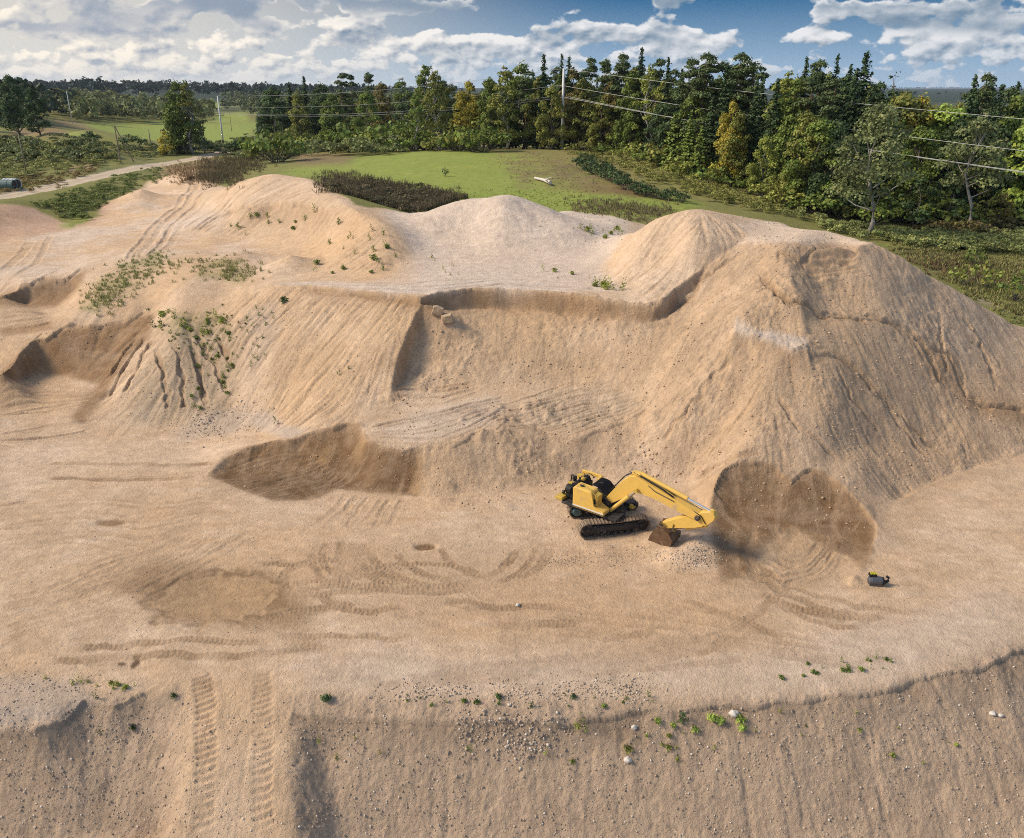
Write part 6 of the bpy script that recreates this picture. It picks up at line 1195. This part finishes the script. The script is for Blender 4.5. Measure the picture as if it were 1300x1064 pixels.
def gravel():
    rng = np.random.default_rng(91); ico = bmesh.new(); bmesh.ops.create_icosphere(ico, subdivisions=1, radius=1.0); bv = np.array([v.co[:] for v in ico.verts]); bf = np.array([[v.index for v in f.verts] for f in ico.faces]); ico.free()
    sets = [([(0, 925), (120, 890), (230, 890), (225, 1064), (0, 1064)], 1300, .016, .05), ([(372, 903), (700, 908), (1000, 892), (1125, 876), (1300, 822), (1300, 1064), (380, 1064)], 5200, .014, .055), ([(232, 900), (368, 900), (372, 1064), (225, 1064)], 420, .014, .045), ([(490, 872), (840, 866), (842, 884), (640, 886), (500, 884)], 1500, .02, .05), ([(690, 708), (860, 704), (905, 690), (900, 712), (820, 716), (700, 716)], 700, .02, .055), ([(880, 690), (905, 680), (905, 715), (850, 716)], 300, .02, .05),
            ([(250, 530), (320, 508), (335, 525), (300, 552), (225, 558)], 500, .03, .08), ([(0, 850), (110, 856), (124, 888), (70, 915), (0, 922)], 500, .015, .045), ([(560, 905), (700, 905), (690, 960), (580, 960)], 700, .02, .075), ([(120, 540), (260, 380), (310, 400), (300, 545)], 350, .02, .06), ([(400, 650), (1250, 650), (1250, 850), (0, 850), (0, 680)], 900, .012, .04), ([(930, 284), (1100, 300), (1090, 311), (940, 308)], 200, .03, .08), ([(690, 266), (800, 266), (800, 310), (740, 310)], 150, .04, .10)]
    V, F, T, o = [], [], [], 0
    for poly, n, a, b in sets:
        p = scatter(poly, n, int(rng.integers(1e6)), 0, 98, 14, 7); p = p[rng.uniform(0, 1, len(p)) < np.clip(.55 + .9 * fbm(p[:, 0], p[:, 1], 1.8, 3, .6, 66), .08, 1)]; s = a * (b / a) ** (rng.uniform(0, 1, len(p)) ** 1.7)
        sc = s[:, None, None] * rng.uniform(.65, 1.25, (len(p), 1, 3)); v = bv[None] * sc * (1 + .22 * rng.normal(size=(len(p), len(bv), 1))) + p[:, None] + np.array([0, 0, .3]) * s[:, None, None]
        V.append(v.reshape(-1, 3)); F.append((bf[None] + (o + np.arange(len(p)) * len(bv))[:, None, None]).reshape(-1, 3)); T.append(np.repeat(rng.uniform(0, 1, len(p)), len(bv))); o += len(p) * len(bv)
    m = bpy.data.materials.new('gravel'); m.use_nodes = True; n = NT(m.node_tree); b = n.n['Principled BSDF']; a = n.add('ShaderNodeAttribute', attribute_name='tone'); r = n.add('ShaderNodeValToRGB'); n.link(a.outputs['Fac'], r.inputs[0]); e = r.color_ramp.elements
    e[0].color = (.20, .155, .115, 1); e[1].color = (.62, .55, .46, 1); q = e.new(.5); q.color = (.37, .28, .20, 1); q = e.new(.8); q.color = (.50, .40, .30, 1); n.link(r.outputs[0], b.inputs['Base Color']); b.inputs['Roughness'].default_value = .85
    ob = bpy.data.objects.new('gravel', np_mesh('gravel', np.concatenate(V), np.concatenate(F), m, np.concatenate(T))); C.objects.link(ob); tag(ob, 'pebbles and stones strewn over the near bank and pit floor', 'gravel', None, 'stuff')
gravel()
def clods():
    rng = np.random.default_rng(93); ico = bmesh.new(); bmesh.ops.create_icosphere(ico, subdivisions=1, radius=1.0); bv = np.array([v.co[:] for v in ico.verts]); bf = np.array([[v.index for v in f.verts] for f in ico.faces]); ico.free(); V, F, T, o = [], [], [], 0
    for poly, n, a, b in [([(520, 400), (850, 395), (900, 430), (840, 600), (560, 625), (490, 520)], 2600, .04, .20), ([(860, 400), (935, 315), (1110, 320), (1300, 430), (1300, 560), (1150, 620), (1000, 580), (860, 600)], 3800, .04, .18), ([(540, 575), (830, 560), (880, 620), (700, 650), (540, 640)], 900, .04, .22), ([(300, 385), (520, 385), (500, 510), (330, 540)], 700, .03, .12), ([(905, 600), (1095, 610), (1095, 680), (910, 690)], 420, .04, .20), ([(270, 560), (530, 560), (530, 630), (300, 620)], 420, .04, .18), ([(0, 430), (190, 400), (130, 500), (0, 490)], 300, .05, .22), ([(470, 250), (800, 250), (800, 360), (500, 360)], 500, .04, .14), ([(120, 500), (320, 500), (320, 555), (120, 555)], 300, .04, .14), ([(690, 660), (900, 660), (900, 720), (690, 720)], 300, .03, .14), ([(0, 560), (1300, 620), (1300, 800), (900, 850), (0, 850)], 900, .02, .07)]:
        p = scatter(poly, n, int(rng.integers(1e6)), 0, 98, 16, 8); p = p[rng.uniform(0, 1, len(p)) < np.clip(.45 + 1.1 * fbm(p[:, 0], p[:, 1], 2.6, 3, .6, 67), .05, 1)]; a, b = a * .55, b * .5; s = a * (b / a) ** (rng.uniform(0, 1, len(p)) ** 2.6); sc = s[:, None, None] * rng.uniform(.6, 1.3, (len(p), 1, 3)) * np.array([1, 1, .7])
        v = bv[None] * sc * (1 + .25 * rng.normal(size=(len(p), len(bv), 1))) + p[:, None] + np.array([0, 0, .05]) * s[:, None, None]; V.append(v.reshape(-1, 3)); F.append((bf[None] + (o + np.arange(len(p)) * len(bv))[:, None, None]).reshape(-1, 3)); T.append(np.repeat(rng.uniform(0, 1, len(p)), len(bv))); o += len(p) * len(bv)
    m = bpy.data.materials.new('clod'); m.use_nodes = True; n = NT(m.node_tree); b = n.n['Principled BSDF']; a = n.add('ShaderNodeAttribute', attribute_name='tone'); n.link(n.mix(a.outputs['Fac'], (.36, .23, .13, 1), (.54, .385, .25, 1)), b.inputs['Base Color']); b.inputs['Roughness'].default_value = .95
    ob = bpy.data.objects.new('sand_clods', np_mesh('sand_clods', np.concatenate(V), np.concatenate(F), m, np.concatenate(T))); C.objects.link(ob); tag(ob, 'loose clods of sand lying on the slumped slopes', 'sand', None, 'stuff')
clods()
# ---------------------------------------------------------------- small weeds in the pit, one by one
def weed_proto(key, n, h, w, seed, leaf):
    rng = np.random.default_rng(seed); c, nn, s = [], [], []
    for i in range(n):
        a = rng.uniform(0, 6.3); r = w * rng.uniform(.02, .33); z = h * rng.uniform(.1, 1) * (1 - .6 * r / w)
        for q in range(leaf): c.append((r * math.cos(a) + rng.normal(0, w * .12), r * math.sin(a) + rng.normal(0, w * .12), max(.02, z + rng.normal(0, h * .12)))); nn.append((math.cos(a) + rng.normal(0, .5), math.sin(a) + rng.normal(0, .5), .8)); s.append(w * rng.uniform(.12, .26))
    nn = np.array(nn); nn /= np.linalg.norm(nn, axis=1)[:, None]; v, f = quads(np.array(c), nn, np.array(s), rng, .6); PROTO[key] = np_mesh('weed', v, f, LEAF, np.repeat(np.clip(.5 + rng.normal(0, .2, len(c)), 0, 1), 4))
weed_proto('weedA', 9, .5, .6, 301, 7); weed_proto('weedB', 7, .8, .6, 302, 7); weed_proto('weedC', 12, .4, .8, 303, 8)
def weed(px, py, size, tint, label, group=None, key=None):
    x, y, z = at(px, py); o = bpy.data.objects.new('weed', PROTO[key or ('weedA', 'weedB', 'weedC')[int(RNG.integers(0, 3))]]); C.objects.link(o); o.location = (x, y, z - .02); o.rotation_euler = (0, 0, RNG.uniform(0, 6.3)); o.scale = (size,) * 3; k = RNG.uniform(.8, 1.2); o.color = tuple(c * k for c in TINT[tint]) + (1,); return tag(o, label, 'weed', group)
for px, py, s, lab in ((834, 917, .55, 'bright green weed, leftmost of the row on the near bank'), (854, 922, .45, 'bright green weed beside the dark stalks on the near bank'), (881, 929, .6, 'bright green weed under the dark stalks on the near bank'), (906, 914, .75, 'broad bright green weed between dark stalks and white stone on the near bank'), (915, 917, .65, 'bright green weed touching the broad one on the near bank'), (938, 917, .8, 'bright green weed right under the white stone on the near bank'), (942, 926, .6, 'lowest bright green weed below the white stone on the near bank')): weed(px, py, s, 'bright', lab, None, 'weedC')
for px, py, s, t, lab in ((866, 915, 1.0, 'dark', 'dark leafy stalks amid the bright green weeds on the near bank'), (737, 925, 1.0, 'olive', 'wide olive weed on the near bank below the gravel strip'), (797, 955, .7, 'olive', 'thin olive weed low on the near bank'), (416, 888, .75, 'dark', 'round dark weed on the lip left of the gravel strip'), (605, 893, .45, 'dark', 'dark weed on the lip right of the watermark sized gap'), (220, 886, .5, 'dark', 'dark weed at the left edge of the ramp'), (170, 926, .5, 'dark', 'dark weed half way down the bank left of the ramp'), (122, 887, .5, 'dark', 'dark weed on the notch in the left bank'), (127, 932, .5, 'dark', 'dark weed below the notch in the left bank'), (992, 905, .5, 'olive', 'olive weed on the bank right of the white stone'), (674, 897, .5, 'dark', 'dark weed on the lip at the right part of the gravel strip'), (634, 886, .5, 'dark', 'slim dark weed standing in the gravel strip'), (727, 886, .5, 'dark', 'slim dark weed at the right end of the gravel strip'), (850, 935, .4, 'olive', 'small olive weed just below the leftmost bright green weed')):
    weed(px, py, s, t, lab.replace('right of the watermark sized gap', 'below the stony middle of the gravel strip'))
def weeds(poly, n, smin, smax, tint, label, group, seed):
    rng = np.random.default_rng(seed); p = np.array(poly, float); a, b = p.min(0), p.max(0); k = 0
    while k < n:
        q = rng.uniform(a, b)
        if inpoly(poly, np.array([q[0]]), np.array([q[1]]))[0]: weed(q[0], q[1], rng.uniform(smin, smax), 'green' if tint == 'dark' else 'light', label, group); k += 1
weeds([(250, 405), (298, 410), (302, 470), (285, 500), (250, 470)], 34, .35, .8, 'dark', 'small dark weed among the rills of the grey sand nose', 'weeds on the ribbed nose', 1)
weeds([(195, 395), (295, 395), (295, 425), (200, 430)], 16, .6, 1.3, 'olive', 'green weed near the top of the ribbed sand nose', 'weeds at the top of the nose', 2)
weeds([(310, 395), (350, 385), (345, 450), (318, 480)], 20, .3, .7, 'dark', 'small dark weed in the grey gully right of the nose', 'weeds in the grey gully', 3)
weeds([(200, 520), (235, 480), (290, 500), (240, 535)], 9, .3, .6, 'dark', 'small dark weed low on the ribbed sand nose', 'weeds low on the nose', 4)
weeds([(390, 300), (480, 290), (510, 330), (470, 355), (400, 350)], 22, .5, 1.2, 'dark', 'dark weed on the yellow spur above the terrace lane', 'weeds on the yellow spur', 5)
weeds([(500, 300), (560, 330), (700, 340), (760, 355), (560, 350)], 12, .3, .8, 'olive', 'small weed on the pale terrace below the cone', 'weeds on the pale terrace', 6)
weeds([(735, 290), (790, 290), (800, 300), (745, 305)], 12, .5, 1.2, 'olive', 'weed in the pale hollow between cone and dune', 'weeds in the pale hollow', 7)
weeds([(752, 358), (792, 368), (790, 374), (750, 364)], 12, .7, 1.3, 'olive', 'tufted weed on the terrace edge below the dune', 'weeds on the terrace edge', 8)
weeds([(960, 845), (1130, 825), (1150, 850), (1000, 872)], 24, .2, .5, 'dark', 'tiny weed on the sand behind the right bank edge', 'weeds behind the right bank edge', 9)
weeds([(460, 880), (840, 880), (840, 896), (560, 900)], 22, .2, .45, 'dark', 'tiny weed on the lip of the near bank', 'weeds on the lip', 10)
weeds([(40, 860), (110, 865), (190, 872), (150, 878)], 14, .25, .5, 'olive', 'small weed on the lip at the left', 'weeds on the left lip', 11)
weeds([(270, 295), (330, 270), (410, 270), (440, 285), (330, 300)], 14, .5, 1.3, 'dark', 'dark weed under the cut face of the striped dune', 'weeds under the striped dune', 12)
weeds([(380, 930), (1250, 900), (1250, 970), (380, 970)], 26, .2, .5, 'olive', 'small weed on the stony face of the near bank', 'weeds on the bank face', 13)
for px, py, s, lab in ((360, 385, 1.2, 'grassy dark weed on the upper flank below the terrace lane'), (431, 476, .7, 'single weed in the middle of the striped flank'), (443, 468, .5, 'smaller weed right of the single one on the striped flank'), (195, 417, 1.2, 'tall bushy weed left of the nose top'), (206, 415, 1.0, 'bushy weed beside the tall one at the nose top'), (350, 540, .9, 'green weed on the small grey cone at the hill foot'), (1234, 437, .5, 'lone green weed high on the right face of the heap')): weed(px, py, s, 'dark', lab)
# ---------------------------------------------------------------- power line and poles
def pole(px, foot, top, r, m, label, name='utility_pole', arms=True, xyz=None, h=None):
    if xyz is None: x, y, z = at(px, foot); dx, dy, dz = ray(px, top); h = CAM_H + dz / dy * y - z
    else: x, y, z = xyz
    o = tag(empty(name, (x, y, z - .2)), label, 'pole', None); MB().tube([(0, 0, 0), (0, 0, h + .2)], [r, r * .6], 12).build('post', m, o, smooth=True)
    if arms:
        for dz_, w in ((0.4, 0), (h * .22, 1.0), (h * .36, 1.5)):
            if w: MB().box((0, 0, h - dz_), (w * 1.5, .12, .1), None).build('cross_arm', M['steel'], o)
            for s in ((-1, 1) if w else (0,)): MB().tube([(s * w * .7, 0, h - dz_), (s * w * .7, 0, h - dz_ + .3)], [.06, .04], 8).build('insulator', M['glass_ins'], o)
    return Vector((x, y, z)), h
def by_top(px, foot, top, z): x, y, z = P(px, foot, z); d = ray(px, top); z = ground_z(x, y); return (x, y, z), CAM_H + d[2] / d[1] * y - z
xyzA, hA0 = by_top(713.5, 188, 87, 12.3)
pA, hA = pole(0, 0, 0, .33, M['concrete'], 'tall pale concrete power pole at the forest edge above the heath', xyz=xyzA, h=hA0)
pB, hB = pole(284, 187, 122, .24, M['concrete'], 'pale concrete power pole beside the end of the gravel road')
xr, yr = 100.0, 40.0; zr = ground_z(xr, yr); pC, hC = pole(0, 0, 0, .24, M['concrete'], 'concrete power pole on the slope to the right', xyz=(xr, yr, zr), h=17.6 - zr)
pole(92, 157, 116, .2, M['concrete'], 'pale thin pole on the crest of the left hill', arms=False); pole(34, 222, 171, .10, M['wood'], 'thin grey pole in the scrub at the left edge', arms=False); pole(192, 188, 164, .14, M['wood'], 'short dark pole at the edge of the far meadow', arms=False); pole(294, 166, 143, .14, M['wood'], 'dark pole in the far meadow behind the concrete pole', arms=False)
def braced():
    x, y, z = at(153, 206.5); dx, dy, dz = ray(156, 158.5); h = CAM_H + dz / dy * y - z; o = tag(empty('wooden_pole', (x, y, z - .1)), 'brown wooden pole with a slanting brace beside the gravel road', 'pole')
    MB().tube([(0, 0, 0), (0, 0, h)], [.15, .1], 10).build('post', M['wood'], o); MB().tube([(1.6, 2.2, 0), (.05, .05, h - .2)], [.12, .08], 8).build('brace', M['wood'], o); MB().box((0, 0, h - .3), (.9, .1, .1)).build('cross_arm', M['wood'], o)
braced()
def wires():
    for a, ha, b, hb, nm in ((pA, hA, pC, hC, 'right of the concrete pole'), (pA, hA, pB, hB, 'left of the concrete pole')):
        for fr, off, sag, w in ((.02, 0, 1.5, 'top'), (.22, -.7, 1.6, 'second'), (.22 + .13, -1.05, 1.7, 'third'), (.22 + .14, 1.05, 1.9, 'lowest')):
            p = a + Vector((off, 0, ha * (1 - fr) + .3)); q = b + Vector((off, 0, hb * (1 - fr) + .3)); pts = [p.lerp(q, t / 24) + Vector((0, 0, -sag * 4 * (t / 24) * (1 - t / 24))) for t in range(25)]
            tag(MB().tube(pts, .03, 5).build('power_wire', M['wire']), f'{w} wire of the power line {nm}', 'wire', 'power line wires')
wires()
def haze():
    b = MB(); b.box((0, 4500, 20), (22000, 10500, 250)); m = bpy.data.materials.new('haze'); m.use_nodes = True; m.node_tree.nodes.clear(); n = NT(m.node_tree); out = n.add('ShaderNodeOutputMaterial'); v = n.add('ShaderNodeVolumePrincipled')
    v.inputs['Color'].default_value = (.80, .88, 1.0, 1); v.inputs['Density'].default_value = .00005; v.inputs['Anisotropy'].default_value = .2; n.link(v.outputs[0], out.inputs['Volume']); tag(b.build('haze', m), 'thin blue haze over the far woods', 'haze', None, 'stuff')
haze()
print('all', round(time.time() - T0, 1))
